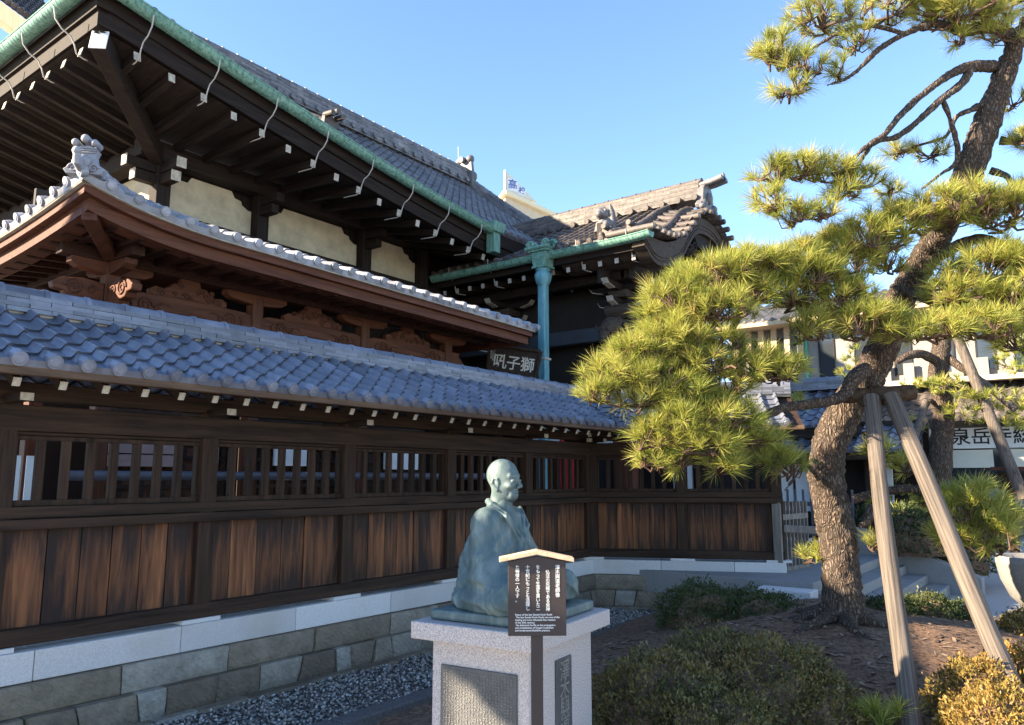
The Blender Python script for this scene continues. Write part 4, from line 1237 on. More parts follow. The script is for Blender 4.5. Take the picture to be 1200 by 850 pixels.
m = MB(); m.lathe((dpx, dpy, 5.14), [(0.09, -0.04), (0.13, 0.02), (0.155, 0.10), (0.165, 0.15), (0.15, 0.20), (0.115, 0.235), (0.14, 0.26), (0.14, 0.30), (0.1, 0.30)], 16); m.build('collar', M['copper_pipe'], porch)
m = MB(); m.span(dpx - .078, dpx + .078, dpy - .078, dpy + .078, 0.5, 5.16); dp_ = m.build('downpipe', M['copper_pipe'], porch, bevel=0.02)
for z in (3.72, 2.2):
    m = MB(); m.span(dpx - .1, dpx + .1, dpy - .1, dpy + .1, z, z + .035); m.tube([(dpx, dpy + .08, z + .02), (dpx - .3, dpy + .3, z + .03), (10.1, 8.4, z + 0.08)], .012, 6); m.build('strap', M['hook'], dp_)
m = MB(); m.box((11.33, 8.93, 6.16), (0.2, 0.2, 0.5)); m.box((11.33, 8.93, 6.40), (.3, .3, .2), taper=1.25); m.build('drop_box', M['copper'], hall, bevel=0.015)
for nm, y in (('red_curtain', 7.9),):
    m = MB(); P = np.array([[(11.2 + .04 * math.sin(k * 1.1), 6.75 + k * .035, z) for k in range(18)] for z in np.linspace(1.25, 2.3, 6)]); m.grid(P); tag(m.build('red_curtain', M['red_cloth']), 'red cloth hanging behind the barred windows near the wall corner', 'curtain', kind='thing')

# ------------------------------------------------------------------ hanging name plaque
pq = thing('name_plaque', (10.4, 7.75, 3.0), 'dark wooden name plaque with three large pale characters, hung under the gallery eave', 'plaque')
TL, TR, BL, BR = Vector((10.20, 8.05, 3.84)), Vector((10.73, 7.38, 3.78)), Vector((10.13, 8.16, 3.26)), Vector((10.62, 7.52, 3.09))
O = (TL + TR + BL + BR) / 4; ax = ((TR - TL) + (BR - BL)).normalized(); ay = ((TL - BL) + (TR - BR)); ay = (ay - ax * ay.dot(ax)).normalized(); nn = ax.cross(ay)
m = MB(); m.prism([(-.38, -.27), (.38, -.27), (.42, .29), (-.42, .29)], O, ax, ay, .04); m.build('board', M['plaque_wood'], pq)
m = MB()
for a, b in (((-.39, -.29), (.39, -.29)), ((.40, -.29), (.45, .31)), ((.44, .31), (-.44, .31)), ((-.45, .31), (-.40, -.29))):
    m.beam(O + ax * a[0] + ay * a[1] + nn * .02, O + ax * b[0] + ay * b[1] + nn * .02, .055, .06, up=nn)
for q in (-.25, .25): m.prism([(-.06, 0), (.06, 0), (.03, -.1), (-.03, -.1)], O + ax * q - ay * .3 + nn * .02, ax, ay, .05)
m.build('frame', M['wood_rail'], pq, bevel=.008)
for ch, u in (("獅", .245), ("子", .005), ("吼", -.225)):
    text('large_character', ch, M['letter_old'], pq, O + ax * u + ay * .03 + nn * .021, ax, ay, .265, bold=.003, squash=.92)
text('signature', "十方住持", M['letter_old'], pq, O - ax * .345 + ay * .23 + nn * .021, ax, ay, .05, vertical=True, spacing=1.0)
text('signature', "釈宗演", M['letter_old'], pq, O - ax * .39 + ay * .21 + nn * .021, ax, ay, .05, vertical=True, spacing=1.0)

# ------------------------------------------------------------------ unseen hall added at left so its roof shades the court
sh = thing('added_shade_hall', (-5.5, 10.5, 0), 'unseen tiled hall added left of the court to cast shade over it', 'hall')
def shf(s, t): return np.stack([s, 5.95 + t, 3.68 + t * 0.605], -1)
def shb(s, t): return np.stack([s, 16.95 - t, 3.68 + t * 0.605], -1)
m = MB(); tiles(m, shf, -5.2, -2.0, 5.5, 0.27, 0.24, K=6, roll=.06, rollw=.5, cap_r=.07); tiles(m, shb, -5.2, -2.0, 5.5, 0.27, 0.24, K=6, roll=.06, rollw=.5, cap_r=.07); m.build('roof_tiles', M['tile_grey'], sh, sharp=38)
m = MB(); m.prism([(6.0, 3.42), (6.0, 3.66), (11.45, 6.96), (16.9, 3.66), (16.9, 3.42), (11.45, 6.7)], (-3.6, 0, 0), (0, 1, 0), (0, 0, 1), 3.1); m.build('roof_boards', M['wood_rail'], sh)
m = MB(); m.prism([(16.9, 3.1), (16.9, 3.67), (11.45, 6.97), (6.0, 3.67)] + [(6.0 + .02 * i, 3.06 + .0122 * i - .07 * abs(math.sin(i * .25))) for i in range(236)], (-2.03, 0, 0), (0, 1, 0), (0, 0, 1), .1); m.build('barge_board', M['wood_rail'], sh)  # deep scalloped lower edge, shaped for the shadow it throws
m = MB(); m.span(-3.85, -2.8, 8.4, 14.5, 0, 4.7); m.prism([(8.4, 4.7), (10.7, 6.2), (13.0, 4.7)], (-2.9, 0, 0), (0, 1, 0), (0, 0, 1), .1); m.build('walls', M['wood_post'], sh)  # walls cut short so sun passes through to the inscription plate
m = MB(); ridge(m, [(-5.2, 11.45, 6.93), (-2, 11.45, 6.93)], .4, 1, .05, .36, .09); m.build('ridge_tiles', M['tile_grey'], sh)

# ------------------------------------------------------------------ far left roof peeping over the gutter
fr = thing('gabled_building', (2.6, 21, 0), 'sunlit tiled gable roof peeping over the hall gutter at top left', 'building')
A = at(-60, -25, 17); B = at(42, 50, 17); 
dirx = (B - A)
m = MB()
a0 = Vector((4.6, 20.9, 12.45)); 
VA = at(-40, -32, 17); VB = at(52, 36, 17); VV = (VB - VA) / 3.6
def frr(s, t): return np.stack([VA.x + s * VV.x + t * .35, VA.y + s * VV.y + t * .62, VA.z + s * VV.z + t * .62], -1)
tiles(m, frr, 0, 3.6, 2.4, .27, .25, K=6, roll=.06, rollw=.5, cap_r=.085); m.build('roof_tiles', M['tile_warm'], fr, sharp=38)
m = MB(); 
for o in (0.0,):
    p0 = Vector(frr(np.array(0.), np.array(0.))); p1 = Vector(frr(np.array(3.6), np.array(0.)))
    m.beam(p0 - Vector((0, 0, .30)), p1 - Vector((0, 0, .30)), .12, .36); m.beam(p0 - Vector((0, 0, .56)) + Vector((.1, .15, 0)), p1 - Vector((0, 0, .56)) + Vector((.1, .15, 0)), .1, .14)
m.build('barge_board', M['cream_wood'], fr)
m = MB(); m.span(3.0, 8.0, 20.5, 26, 0, 10.6); m.build('walls', M['dark'], fr)

# ------------------------------------------------------------------ beige building with a pointed roof sign, far behind
bb_ = thing('beige_building', (33, 25.5, 0), 'distant beige building with pointed rooftop signboard, seen between two tiled roofs', 'building')
m = MB()
q0 = at(592, 236, 40); q1 = at(655, 246, 40)
ctr = at(592, 228, 40)
axr = Vector((math.sin(YAW), -math.cos(YAW), 0)); axf = Vector((math.cos(YAW), math.sin(YAW), 0))
def bp(u, f, z): return ctr + axr * u + axf * f + Vector((0, 0, z))
m.add([bp(-1.0, 2, -0.75), bp(0, 0, 0), bp(0, 0, -16), bp(-1.0, 2, -16), bp(2.6, 1.5, -0.75), bp(2.6, 1.5, -16), bp(1.6, 3.5, -.75)], [(0, 3, 2, 1), (1, 2, 5, 4), (0, 1, 4, 6)])
m.build('walls', M['beige'], bb_)
m = MB(); m.beam(bp(-1.15, 2.0, -0.78), bp(0.0, -0.15, 0.05), .25, .22); m.beam(bp(0.0, -0.15, 0.05), bp(2.9, 1.5, -0.72), .25, .22); m.build('eave_band', plain('pale_yellow_paint', (.72, .62, .40), .7, .05), bb_)
tr = [Vector((0, 0)), Vector((0, 1.2)), Vector((1.85, 0))]
ab_ = (axr * 2.9 + axf * 1.5).normalized()
m = MB(); m.prism([(0, 0), (1.95, -.3), (0, 1.15)], bp(0, -0.1, .12), ab_, (0, 0, 1), .12); sg_ = m.build('roof_sign', plain('grey_cream_sign_panel', (.62, .58, .48), .7, .05), bb_)
m = MB(); m.beam(bp(0, -.15, .1), bp(0, -.15, 1.32), .1, .1, up=(1, 0, 0)); m.build('sign_edge', M['beige'], bb_)
nb = ab_.cross(Vector((0, 0, 1)))
for ch, u, z, sz in (("高", .42, .42, .62), ("校", 1.0, .2, .45)):
    m = MB(); o = bp(0, -0.1, .12) + ab_ * u + Vector((0, 0, z)); m.prism([(-sz * .5, -sz * .52), (sz * .5, -sz * .55), (sz * .5, sz * .45), (-sz * .5, sz * .6)], o + nb * .066, ab_, (0, 0, 1), .008); m.build('white_panel', M['white'], sg_)
    text('sign_character', ch, M['letter_blue'], bb_, o + nb * .072, ab_, (0, 0, 1), sz * .95, bold=.01)
m = MB(); m.tube([at(538, 215, 39), at(537, 172, 39)], .02, 5); tag(m.build('antenna', M['hook']), 'thin rooftop antenna rising behind the end of the main ridge', 'antenna', kind='thing')

# ------------------------------------------------------------------ white office building behind the pines (facade at X = 25)
ob = thing('office_building', (25, 3, 0), 'white two storey office with tiled skirt roof, shop sign and blinds behind the pines', 'building')
FX = 25.0
m = MB(); m.span(FX, FX + 9, -9, 9.5, 4.3, 6.75); m.build('upper_wall', M['office_wall'], ob)
m = MB(); m.span(FX + 1.2, FX + 9, -9, 5.0, 0, 4.3); m.build('lower_wall', M['office_wall'], ob)
def obr(s, t): return np.stack([FX - 1.3 + t, s, 3.15 + t * .62], -1)
m = MB(); tiles(m, obr, -9, 9.4, 1.9, .3, .28, K=6, roll=.05, rollw=.45, cap_r=.06); m.build('skirt_roof', M['tile_warm'], ob, sharp=38)
m = MB(); m.span(FX - .25, FX, -9, 5.2, 4.28, 4.42); m.build('balcony_ledge', M['beige'], ob)
def obr2(s, t): return np.stack([FX - .9 + t, s, 6.55 + t * .36], -1)
m = MB(); tiles(m, obr2, -9, 9.8, 3.5, .3, .3, K=6, roll=.05, rollw=.45, cap_r=.06); m.build('upper_roof', M['tile_grey'], ob, sharp=38)
m = MB(); m.span(FX - .9, FX + .2, -9, 9.8, 6.4, 6.54); m.build('upper_eave', M['cream_wood'], ob)
for y in (8.6, 7.7, 6.35, 5.3, 4.2, 3.1, 2.1, 1.2, .2, -1, -2.2):
    m = MB(); m.span(FX - .03, FX + .02, y - .2, y + .2, 4.62, 6.1); w_ = m.build('window', M['glass'], ob)
    m = MB(); m.span(FX - .05, FX - .031, y - .24, y - .2, 4.58, 6.14); m.span(FX - .05, FX - .031, y + .2, y + .24, 4.58, 6.14); m.build('frame', M['dark'], w_)
for y in np.arange(-8.5, 5.0, .62):
    m = MB(); m.span(FX - .22, FX - .14, y, y + .28, 4.43, 4.92); m.build('balcony_panel', M['office_wall'], ob)
for y in np.arange(7.0, 9.4, .42):
    m = MB(); m.span(FX - .2, FX - .1, y, y + .17, 5.35, 6.4); m.build('cream_mullion', M['cream_wood'], ob)
m = MB(); m.tube([(FX - .08, 6.95, 4.2), (FX - .08, 6.95, 6.4)], .05, 6); m.build('green_downpipe', M['green_net'], ob)
for y in np.arange(6.6, 9.2, .42):
    m = MB(); m.span(FX - .3, FX - .2, y, y + .26, 4.1, 4.42); m.build('low_parapet_block', M['beige'], ob)
# shop front
SX = FX + .25
m = MB(); m.span(SX, SX + .1, -3, 3.9, 2.42, 3.0); m.build('sign_board', M['white'], ob)
text('sign_lettering', "泉岳寺総合案内", M['letter_black'], ob, (SX - .004, 1.42, 2.72), (0, -1, 0), (0, 0, 1), .50, bold=.006, spacing=1.0)
ob.children[-1]
m = MB(); m.span(SX + .2, SX + .25, -3, 3.35, 1.3, 2.4); m.build('shop_glass', M['glass'], ob)
for y in (3.35, 2.0, .9, -.3, -1.5):
    m = MB(); m.span(SX + .12, SX + .2, y - .05, y + .05, 1.25, 2.41); m.build('shop_mullion', M['dark'], ob)
for y in (2.68, 1.45, .3, -.9):
    m = MB(); m.span(SX + .14, SX + .16, y - .5, y + .5, 1.88, 2.38); m.build('roller_blind', M['blind'], ob)
m = MB(); m.span(SX + .05, SX + .24, -3, 3.3, .7, 1.28); m.build('plinth_wall', M['basin_stone'], ob)
m = MB(); m.span(SX - .1, SX + .3, 3.4, 3.9, 0, 2.42); m.build('white_pier', M['office_wall'], ob)
m = MB(); m.span(SX + .05, SX + .3, .5, 2.6, 1.28, 1.34); m.build('wooden_sill', M['red_y'], ob)

# ------------------------------------------------------------------ small gatehouse range with two tiled roofs
gh = thing('gate_range', (14.5, 4, 0), 'low dark gate range with two small blue tiled roofs and white paper screens', 'gatehouse')
def g1(s, t): return np.stack([14.2 + t, s, 2.52 + t * .5], -1)
m = MB(); tiles(m, g1, 3.2, 8.2, 1.6, .24, .22, K=8, roll=.05, rollw=.4, cap_r=.05); m.build('upper_roof', M['tile_blue'], gh, sharp=38)
m = MB(); ridge(m, [(15.7, 8.2, 3.3), (15.7, 3.1, 3.3)], .3, 4, .045, .3, .08); m.build('ridge_tiles', M['tile_blue'], gh)
def g2(s, t): return np.stack([13.9 + t, s, 2.06 + t * .45], -1)
m = MB(); tiles(m, g2, 2.2, 4.9, 1.0, .24, .22, K=8, roll=.05, rollw=.4, cap_r=.05); m.build('lower_roof', M['tile_blue'], gh, sharp=38)
m = MB(); m.span(14.3, 14.6, 3.2, 8.2, 2.3, 2.5); m.span(14.0, 14.2, 2.2, 4.9, 1.9, 2.06); m.build('eave_beams', M['wood_deep'], gh)
m = MB(); m.span(14.9, 15, 2.2, 8.2, .5, 2.6); m.build('dark_wall', M['dark'], gh)
for y in (2.3, 3.1, 4.0, 4.85, 6.2, 7.6):
    m = MB(); m.span(14.4, 14.52, y - .06, y + .06, .5, 2.4); m.build('post', M['wood_post'], gh)
for a, b in ((4.05, 4.75), (2.75, 3.05), (6.4, 6.8)):
    m = MB(); m.span(14.55, 14.6, a, b, 1.0, 1.85); sc_ = m.build('paper_screen', M['white'], gh)
    m = MB(); m.span(14.53, 14.549, (a + b) / 2 - .02, (a + b) / 2 + .02, 1.0, 1.85); m.span(14.53, 14.549, a, b, 1.12, 1.15); m.build('screen_bar', M['dark'], sc_)

# ------------------------------------------------------------------ terrace, steps, picket gates
m = MB(); m.span(8.9, 14.6, 2.55, 5.4, -.05, .46); m.build; tag(m.build('terrace', M['paving'], bevel=.01), kind='structure')
st = thing('stone_steps', (10.5, 2.2, 0), 'four worn stone steps with a sloping side kerb behind the pine trunk', 'steps')
for i in range(3):
    y1 = 2.55 - i * .27
    m = MB(); m.span(8.95, 12.6, y1 - .27, y1, -.05, .345 - i * .115); m.build('step', M['paving'], st, bevel=.012)
m = MB(); m.prism([(3.3, .46), (3.3, .85), (2.9, .85), (1.35, .22), (1.35, -.05), (3.3, -.05)], (12.75, 0, 0), (0, 1, 0), (0, 0, 1), .28); m.build('side_kerb', M['paving'], st, bevel=.01)
m = MB(); m.span(8.6, 8.9, 2.5, 3.1, -.05, .40); tag(m.build('granite_block', M['granite'], bevel=.012), 'pale granite block under the end of the short wall', 'block', kind='thing')


def picket(name, label, p0, p1, h, n, post=True, mat='pole_wood', z0=.46, rails=(.25, .75)):
    p0 = Vector(p0); p1 = Vector(p1)
    r = thing(name, p0, label, 'gate')
    for i in range(n + 1):
        q = p0.lerp(p1, i / n)
        w = .10 if i == 0 and post else .035
        m = MB(); m.box(q + Vector((0, 0, h / 2)), (w * .8, w, h)); m.build('gate_post' if i == 0 and post else 'picket', M[mat], r, bevel=.004)
    for k in rails:
        m = MB(); m.beam(p0 + Vector((0.03, 0, h * k)), p1 + Vector((0.03, 0, h * k)), .04, .07); m.build('rail', M[mat], r, bevel=.004)
    return r


M['pole_grey'] = wood('grey_weathered_wood', (.12, .10, .085), (.26, .225, .195), 'z')
M['fence_grey'] = plain('dark_grey_fence_paint', (.10, .10, .11), .7, .1)
g_ = picket('picket_gate', 'small open picket gate of greyed wood at the end of the short wall', (9.68, 3.16, .36), (10.5, 3.05, .36), .94, 8, mat='pole_grey', rails=(.12, .8))
m = MB(); m.beam((9.72, 3.1, .98), (9.95, 2.52, .96), .07, .09); m.build('latch_beam', M['pole_grey'], g_, bevel=.01)
m = MB(); m.tube([(10.4, 3.12, .43), (10.46, 3.12, .43)], .07, 14); m.build('wheel', M['dark'], g_)
picket('picket_fence', 'dark grey picket fence standing beyond the open gate', (13.2, 4.5, .46), (13.2, 3.1, .46), .95, 11, mat='fence_grey')['category'] = 'fence'

# stone basin on its block, and notice stand at the right edge
bs = thing('stone_basin', (9.0, .55, 0), 'big round stone basin on a square base at the right edge', 'basin')
m = MB(); m.lathe((9.0, .44, .36), [(.14, 0), (.2, .02), (.30, .12), (.37, .28), (.40, .44), (.395, .50), (.33, .50), (.3, .42), (.05, .38)], 32); m.build('bowl', M['basin_stone'], bs)
m = MB(); m.span(8.66, 9.36, .08, .80, .02, .30); m.span(8.76, 9.24, .2, .68, .302, .37); m.build('base_block', M['basin_stone'], bs, bevel=.015)
ns = thing('notice_stand', (14.2, .7, 0), 'brown wooden notice stand with pictures, right of the low pine tuft', 'stand')
for y in (1.05, .1):
    m = MB(); m.span(14.15, 14.27, y - .06, y + .06, 0, 1.68); m.build('post', M['red_z'] if False else M['wood_post'], ns, bevel=.008)
m = MB(); m.beam((14.2, 1.25, 1.74), (14.2, -.6, 1.74), .5, .05); m.build('roof_board', M['red_y'], ns, bevel=.006)
m = MB(); m.span(14.13, 14.2, -.4, 1.2, 1.50, 1.68); m.build('cross_beam', M['wood_deep'], ns, bevel=.006)
m = MB(); m.span(14.0, 14.04, -.5, .62, .75, 1.42); bd = m.build('notice_board', M['white'], ns)
m = MB(); m.span(13.985, 13.998, .2, .55, .80, 1.12); m.build('picture', plain('picture_print', (.45, .2, .16), .6, .6, 9), bd)
m = MB(); m.span(13.985, 13.998, .15, .55, 1.2, 1.36); m.build('picture', plain('blue_print', (.25, .35, .5), .6, .5, 9), bd)


# ------------------------------------------------------------------ statue
def surf_nets(F, lo, h):
    nx, ny, nz = F.shape
    ins = F < 0
    cor = [(i, j, k) for i in (0, 1) for j in (0, 1) for k in (0, 1)]
    sub = lambda A, c: A[c[0]:nx - 1 + c[0], c[1]:ny - 1 + c[1], c[2]:nz - 1 + c[2]]
    cnt = sum(sub(ins, c).astype(int) for c in cor)
    act = (cnt > 0) & (cnt < 8)
    I = np.argwhere(act)
    idm = -np.ones(act.shape, int); idm[act] = np.arange(len(I))
    acc = np.zeros((len(I), 3)); num = np.zeros(len(I))
    for a in cor:
        for ax in range(3):
            if a[ax] == 1: continue
            b = list(a); b[ax] = 1
            fa = F[I[:, 0] + a[0], I[:, 1] + a[1], I[:, 2] + a[2]]; fb = F[I[:, 0] + b[0], I[:, 1] + b[1], I[:, 2] + b[2]]
            cr = (fa < 0) != (fb < 0)
            t = np.where(cr, fa / np.where(cr, fa - fb, 1), 0)
            p = np.array(a, float)[None] + 0 * acc
            p[:, ax] = t
            acc += np.where(cr[:, None], p, 0); num += cr
    V = (I + acc / num[:, None]) * h + lo
    faces = []
    for ax in range(3):
        o1, o2 = [(1, 2), (2, 0), (0, 1)][ax]
        sl0 = [slice(1, n - 1) for n in (nx, ny, nz)]; sl1 = list(sl0)
        sl0[ax] = slice(0, (nx, ny, nz)[ax] - 1); sl1[ax] = slice(1, (nx, ny, nz)[ax])
        A, B = ins[tuple(sl0)], ins[tuple(sl1)]
        off = np.array([1, 1, 1]); off[ax] = 0
        for sgn in (1, 0):
            E = np.argwhere((A & ~B) if sgn else (~A & B)) + off
            q = []
            for d1, d2 in ((0, 0), (-1, 0), (-1, -1), (0, -1)):
                c = E.copy(); c[:, o1] += d1; c[:, o2] += d2
                q.append(idm[c[:, 0], c[:, 1], c[:, 2]])
            Q = np.stack(q, 1)
            if not sgn: Q = Q[:, ::-1]
            Q = Q[(Q >= 0).all(1)]
            faces.append(Q)
    return V, np.concatenate(faces)


class SDF:
    def __init__(s, lo, hi, h):
        s.lo = np.array(lo, float); s.h = h
        n = [int(round((b - a) / h)) + 1 for a, b in zip(lo, hi)]
        s.p = np.stack(np.meshgrid(*[lo[i] + h * np.arange(n[i]) for i in range(3)], indexing='ij'), -1).astype(np.float32)
        s.d = np.full(n, 9.0, np.float32)

    def ell(s, c, r):
        r = np.array(r, np.float32)
        q = (s.p - np.array(c, np.float32)) / r
        k0 = np.linalg.norm(q, axis=-1); k1 = np.linalg.norm(q / r, axis=-1)
        return k0 * (k0 - 1) / np.maximum(k1, 1e-6)

    def cap(s, a, b, ra, rb=None):
        rb = ra if rb is None else rb
        a = np.array(a, np.float32); b = np.array(b, np.float32)
        v = b - a; t = np.clip(((s.p - a) @ v) / (v @ v), 0, 1)
        return np.linalg.norm(s.p - a - t[..., None] * v, axis=-1) - (ra + (rb - ra) * t)

    def u(s, d, k=0.03):
        if k <= 0: s.d = np.minimum(s.d, d); return
        h = np.clip(0.5 + 0.5 * (s.d - d) / k, 0, 1)
        s.d = s.d * (1 - h) + d * h - k * h * (1 - h)

    def cut(s, d, k=0.01):
        d = -d
        h = np.clip(0.5 - 0.5 * (s.d - d) / k, 0, 1)
        s.d = s.d * (1 - h) + d * h + k * h * (1 - h)

    def mesh(s): return surf_nets(s.d, s.lo, s.h)


PROT = R(6)
PC = (3.38, 2.51)
ped = thing('pedestal', (PC[0], PC[1], 0), 'pale speckled granite pedestal with dark inscribed plates, carrying the seated bronze monk', 'pedestal', rotz=PROT)
LZ = dict(local=True)
m = MB(); m.box((0, 0, .395), (.69, .56, .81)); m.build('shaft', M['granite_pink'], ped, bevel=.008, **LZ)
m = MB(); m.box((0, 0, .843), (.85, .72, .085)); m.build('cap_slab', M['granite_pink'], ped, bevel=.008, **LZ)
m = MB(); m.box((-.349, 0, .36), (.012, .44, .64)); pl_ = m.build('inscription_plate', M['bronze_dark'], ped, bevel=.004, **LZ)
m = MB()
for c in range(24):
    y = .195 - c * .0168
    z = .655
    zend = .06 if c < 22 else .4
    while z > zend:
        for q in range(random.choice((2, 3, 3))):
            m.box((-.3565, y + random.uniform(-.004, .004), z + random.uniform(-.004, .004)), (.003, random.uniform(.003, .010), .0022) if random.random() < .6 else (.003, .0022, random.uniform(.004, .009)))
        z -= .0138
        if random.random() < .06: z -= .012
tag(m.build('raised_lettering', M['bronze_light'], pl_, **LZ), kind='stuff')
m = MB(); m.box((.0, -.284, .44), (.17, .012, .52)); m.build('name_plate', M['bronze_dark'], ped, bevel=.003, **LZ)
rotm = Matrix.Rotation(PROT, 3, 'Z')
def pw(x, y, z): return Vector((PC[0], PC[1], 0)) + rotm @ Vector((x, y, z))
text('name_lettering', "澤木興道老師", M['bronze_light'], ped, pw(0, -.2905, .685), rotm @ Vector((1, 0, 0)), (0, 0, 1), .105, vertical=True, spacing=.82, bold=.001)

stt = thing('seated_monk_statue', (PC[0], PC[1], .886), 'blue green bronze statue of a bald robed monk sitting cross legged in meditation', 'statue', rotz=PROT)
m = MB(); m.box((0, .0, .027), (.70, .60, .05)); m.build('base_plate', M['bronze'], stt, bevel=.014, **LZ)
f = SDF((-.5, -.36, -.02), (.5, .38, .60), .0068)
T = f.u
T(f.ell((0, .10, .22), (.185, .145, .30)), .02)
T(f.cap((-.125, .105, .425), (.125, .105, .425), .068), .06)
for s_ in (-1, 1):
    T(f.cap((s_ * .165, .10, .415), (s_ * .225, .05, .19), .068, .088), .05)
    T(f.cap((s_ * .225, .04, .18), (s_ * .09, -.15, .125), .085, .06), .04)
    T(f.ell((s_ * .235, .03, .10), (.10, .15, .15)), .05)
    T(f.cap((s_ * .15, .1, .08), (s_ * .325, -.13, .07), .10, .085), .06)
    T(f.cap((s_ * .325, -.14, .06), (0, -.2, .06), .075, .07), .05)
T(f.ell((0, .05, .03), (.36, .27, .10)), .06)
T(f.ell((0, .13, .15), (.24, .165, .27)), .06)
T(f.ell((0, -.1, .09), (.26, .15, .07)), .04)
p = f.p
th = np.arctan2(p[..., 0], p[..., 1] - .08)
zf = np.clip((.46 - p[..., 2]) / .25, 0, 1)
wv = np.sin(th * 5 + 7 * p[..., 2] + 1.3) + .6 * np.sin(th * 11 - 9 * p[..., 2] + 2 * np.sin(p[..., 0] * 9))
dg = np.sin(46 * (p[..., 2] * .8 + .55 * np.abs(p[..., 0]) - .45 * p[..., 1]) + 2.2 * np.sin(14 * p[..., 1] + 3 * p[..., 0]))
dg2 = np.sin(70 * (p[..., 2] + .25 * p[..., 1]) + 3 * np.sin(9 * p[..., 0] + 6 * p[..., 1]))
lowb = np.clip((.22 - p[..., 2]) / .12, 0, 1)
f.d = f.d + zf * (.010 * wv + .015 * np.abs(dg) - .006) + .004 * lowb * dg2
# crossed lapels, under-robe collar, shoulder cloth edge
T(f.cap((0, .095, .42), (0, .06, .585), .056, .05), .02)
for s_ in (-1, 1):
    a = [(s_ * .03, .155, .525), (s_ * .075, .105, .51), (s_ * .065, .02, .455), (-s_ * .005, -.035, .34), (-s_ * .05, -.05, .25)]
    for q0, q1 in zip(a[:-1], a[1:]): T(f.cap(q0, q1, .019, .017), .008)
    a = [(s_ * .105, .10, .497), (s_ * .095, .0, .45), (s_ * .03, -.045, .32)]
    for q0, q1 in zip(a[:-1], a[1:]): T(f.cap(q0, q1, .013, .011), .006)
a = [(.17, .06, .485), (.11, -.02, .40), (-.02, -.065, .27), (-.13, -.075, .18)]
for q0, q1 in zip(a[:-1], a[1:]): T(f.cap(q0, q1, .014, .014), .006)
# sleeve openings and hands folded in the lap
for s_ in (-1, 1):
    a = [(s_ * .17, -.17, .235), (s_ * .09, -.235, .19), (s_ * .10, -.25, .10)]
    for q0, q1 in zip(a[:-1], a[1:]): T(f.cap(q0, q1, .013, .013), .01)
T(f.ell((-.035, -.225, .135), (.05, .032, .016)), .01)
T(f.ell((.035, -.225, .155), (.05, .032, .016)), .01)
for q in range(4):
    T(f.cap((-.02, -.215 - .011 * q, .127), (.075, -.205 - .014 * q, .120), .0085, .007), .004)
    T(f.cap((.02, -.215 - .011 * q, .150), (-.07, -.205 - .014 * q, .146), .0085, .007), .004)
T(f.cap((-.065, -.235, .15), (-.004, -.245, .195), .010, .007), .006)
T(f.cap((.065, -.235, .165), (.004, -.245, .196), .010, .007), .006)
f.d = np.maximum(f.d, -(p[..., 2] - .002))
Vb, Fb = f.mesh()
h = SDF((-.115, -.10, .49), (.115, .19, .80), .0028)
T = h.u
T(h.ell((0, .062, .685), (.075, .090, .086)), .01)
T(h.ell((0, .030, .64), (.056, .064, .085)), .03)
T(h.ell((0, .0, .570), (.026, .032, .024)), .03)
T(h.cap((-.046, .055, .605), (-.014, .004, .571), .017, .016), .03); T(h.cap((.046, .055, .605), (.014, .004, .571), .017, .016), .03)
T(h.cap((0, .085, .49), (0, .058, .62), .058, .053), .03)
for s_ in (-1, 1):
    T(h.cap((s_ * .012, -.031, .678), (s_ * .045, -.014, .680), .009, .008), .014)
    h.cut(h.ell((s_ * .029, -.048, .656), (.016, .017, .010)), .014)
    T(h.ell((s_ * .029, -.027, .653), (.0155, .013, .0095)), .004)
    h.cut(h.cap((s_ * .016, -.041, .650), (s_ * .043, -.035, .650), .0016), .003)
    T(h.ell((s_ * .040, -.008, .626), (.022, .022, .017)), .02)
    h.cut(h.cap((s_ * .020, -.050, .615), (s_ * .034, -.040, .585), .003), .008)
    h.cut(h.cap((s_ * .045, -.03, .606), (s_ * .044, -.005, .578), .003), .012)
    T(h.ell((s_ * .0105, -.046, .618), (.008, .009, .0065)), .006)
    T(h.cap((s_ * .072, .072, .668), (s_ * .079, .078, .640), .0085), .006); T(h.cap((s_ * .079, .078, .640), (s_ * .070, .050, .604), .008, .009), .006)
    T(h.cap((s_ * .072, .072, .668), (s_ * .076, .046, .662), .006), .004); T(h.cap((s_ * .076, .046, .662), (s_ * .070, .042, .640), .006), .004)
    T(h.ell((s_ * .069, .058, .638), (.007, .02, .034)), .004)
T(h.cap((0, -.034, .668), (0, -.056, .624), .0070, .0100), .012)
T(h.ell((0, .001, .588), (.024, .025, .022)), .02)
T(h.cap((-.014, -.0265, .589), (.014, -.0265, .589), .0042), .008); T(h.cap((-.012, -.0265, .5815), (.012, -.0265, .5815), .0042), .008)
h.cut(h.cap((-.019, -.031, .5852), (.019, -.031, .5852), .0018), .003)
for z in (.702, .714, .726): h.cut(h.cap((-.04, -.028 + (z - .7) * .5, z), (.04, -.028 + (z - .7) * .5, z), .0012), .006)
Vh, Fh = h.mesh()
Vb = Vb * np.array([.93, .98, 1.02])
m = MB(); m.add(Vb + np.array([0, 0, .05]), Fb.tolist(), .5, True)
Vh = (Vh - np.array([0, .06, .54])) * 1.0 + np.array([0, .078, .535])
m.add(Vh + np.array([0, 0, .05]), Fh.tolist(), .5, True)
m.build('figure', M['bronze'], stt, **LZ)

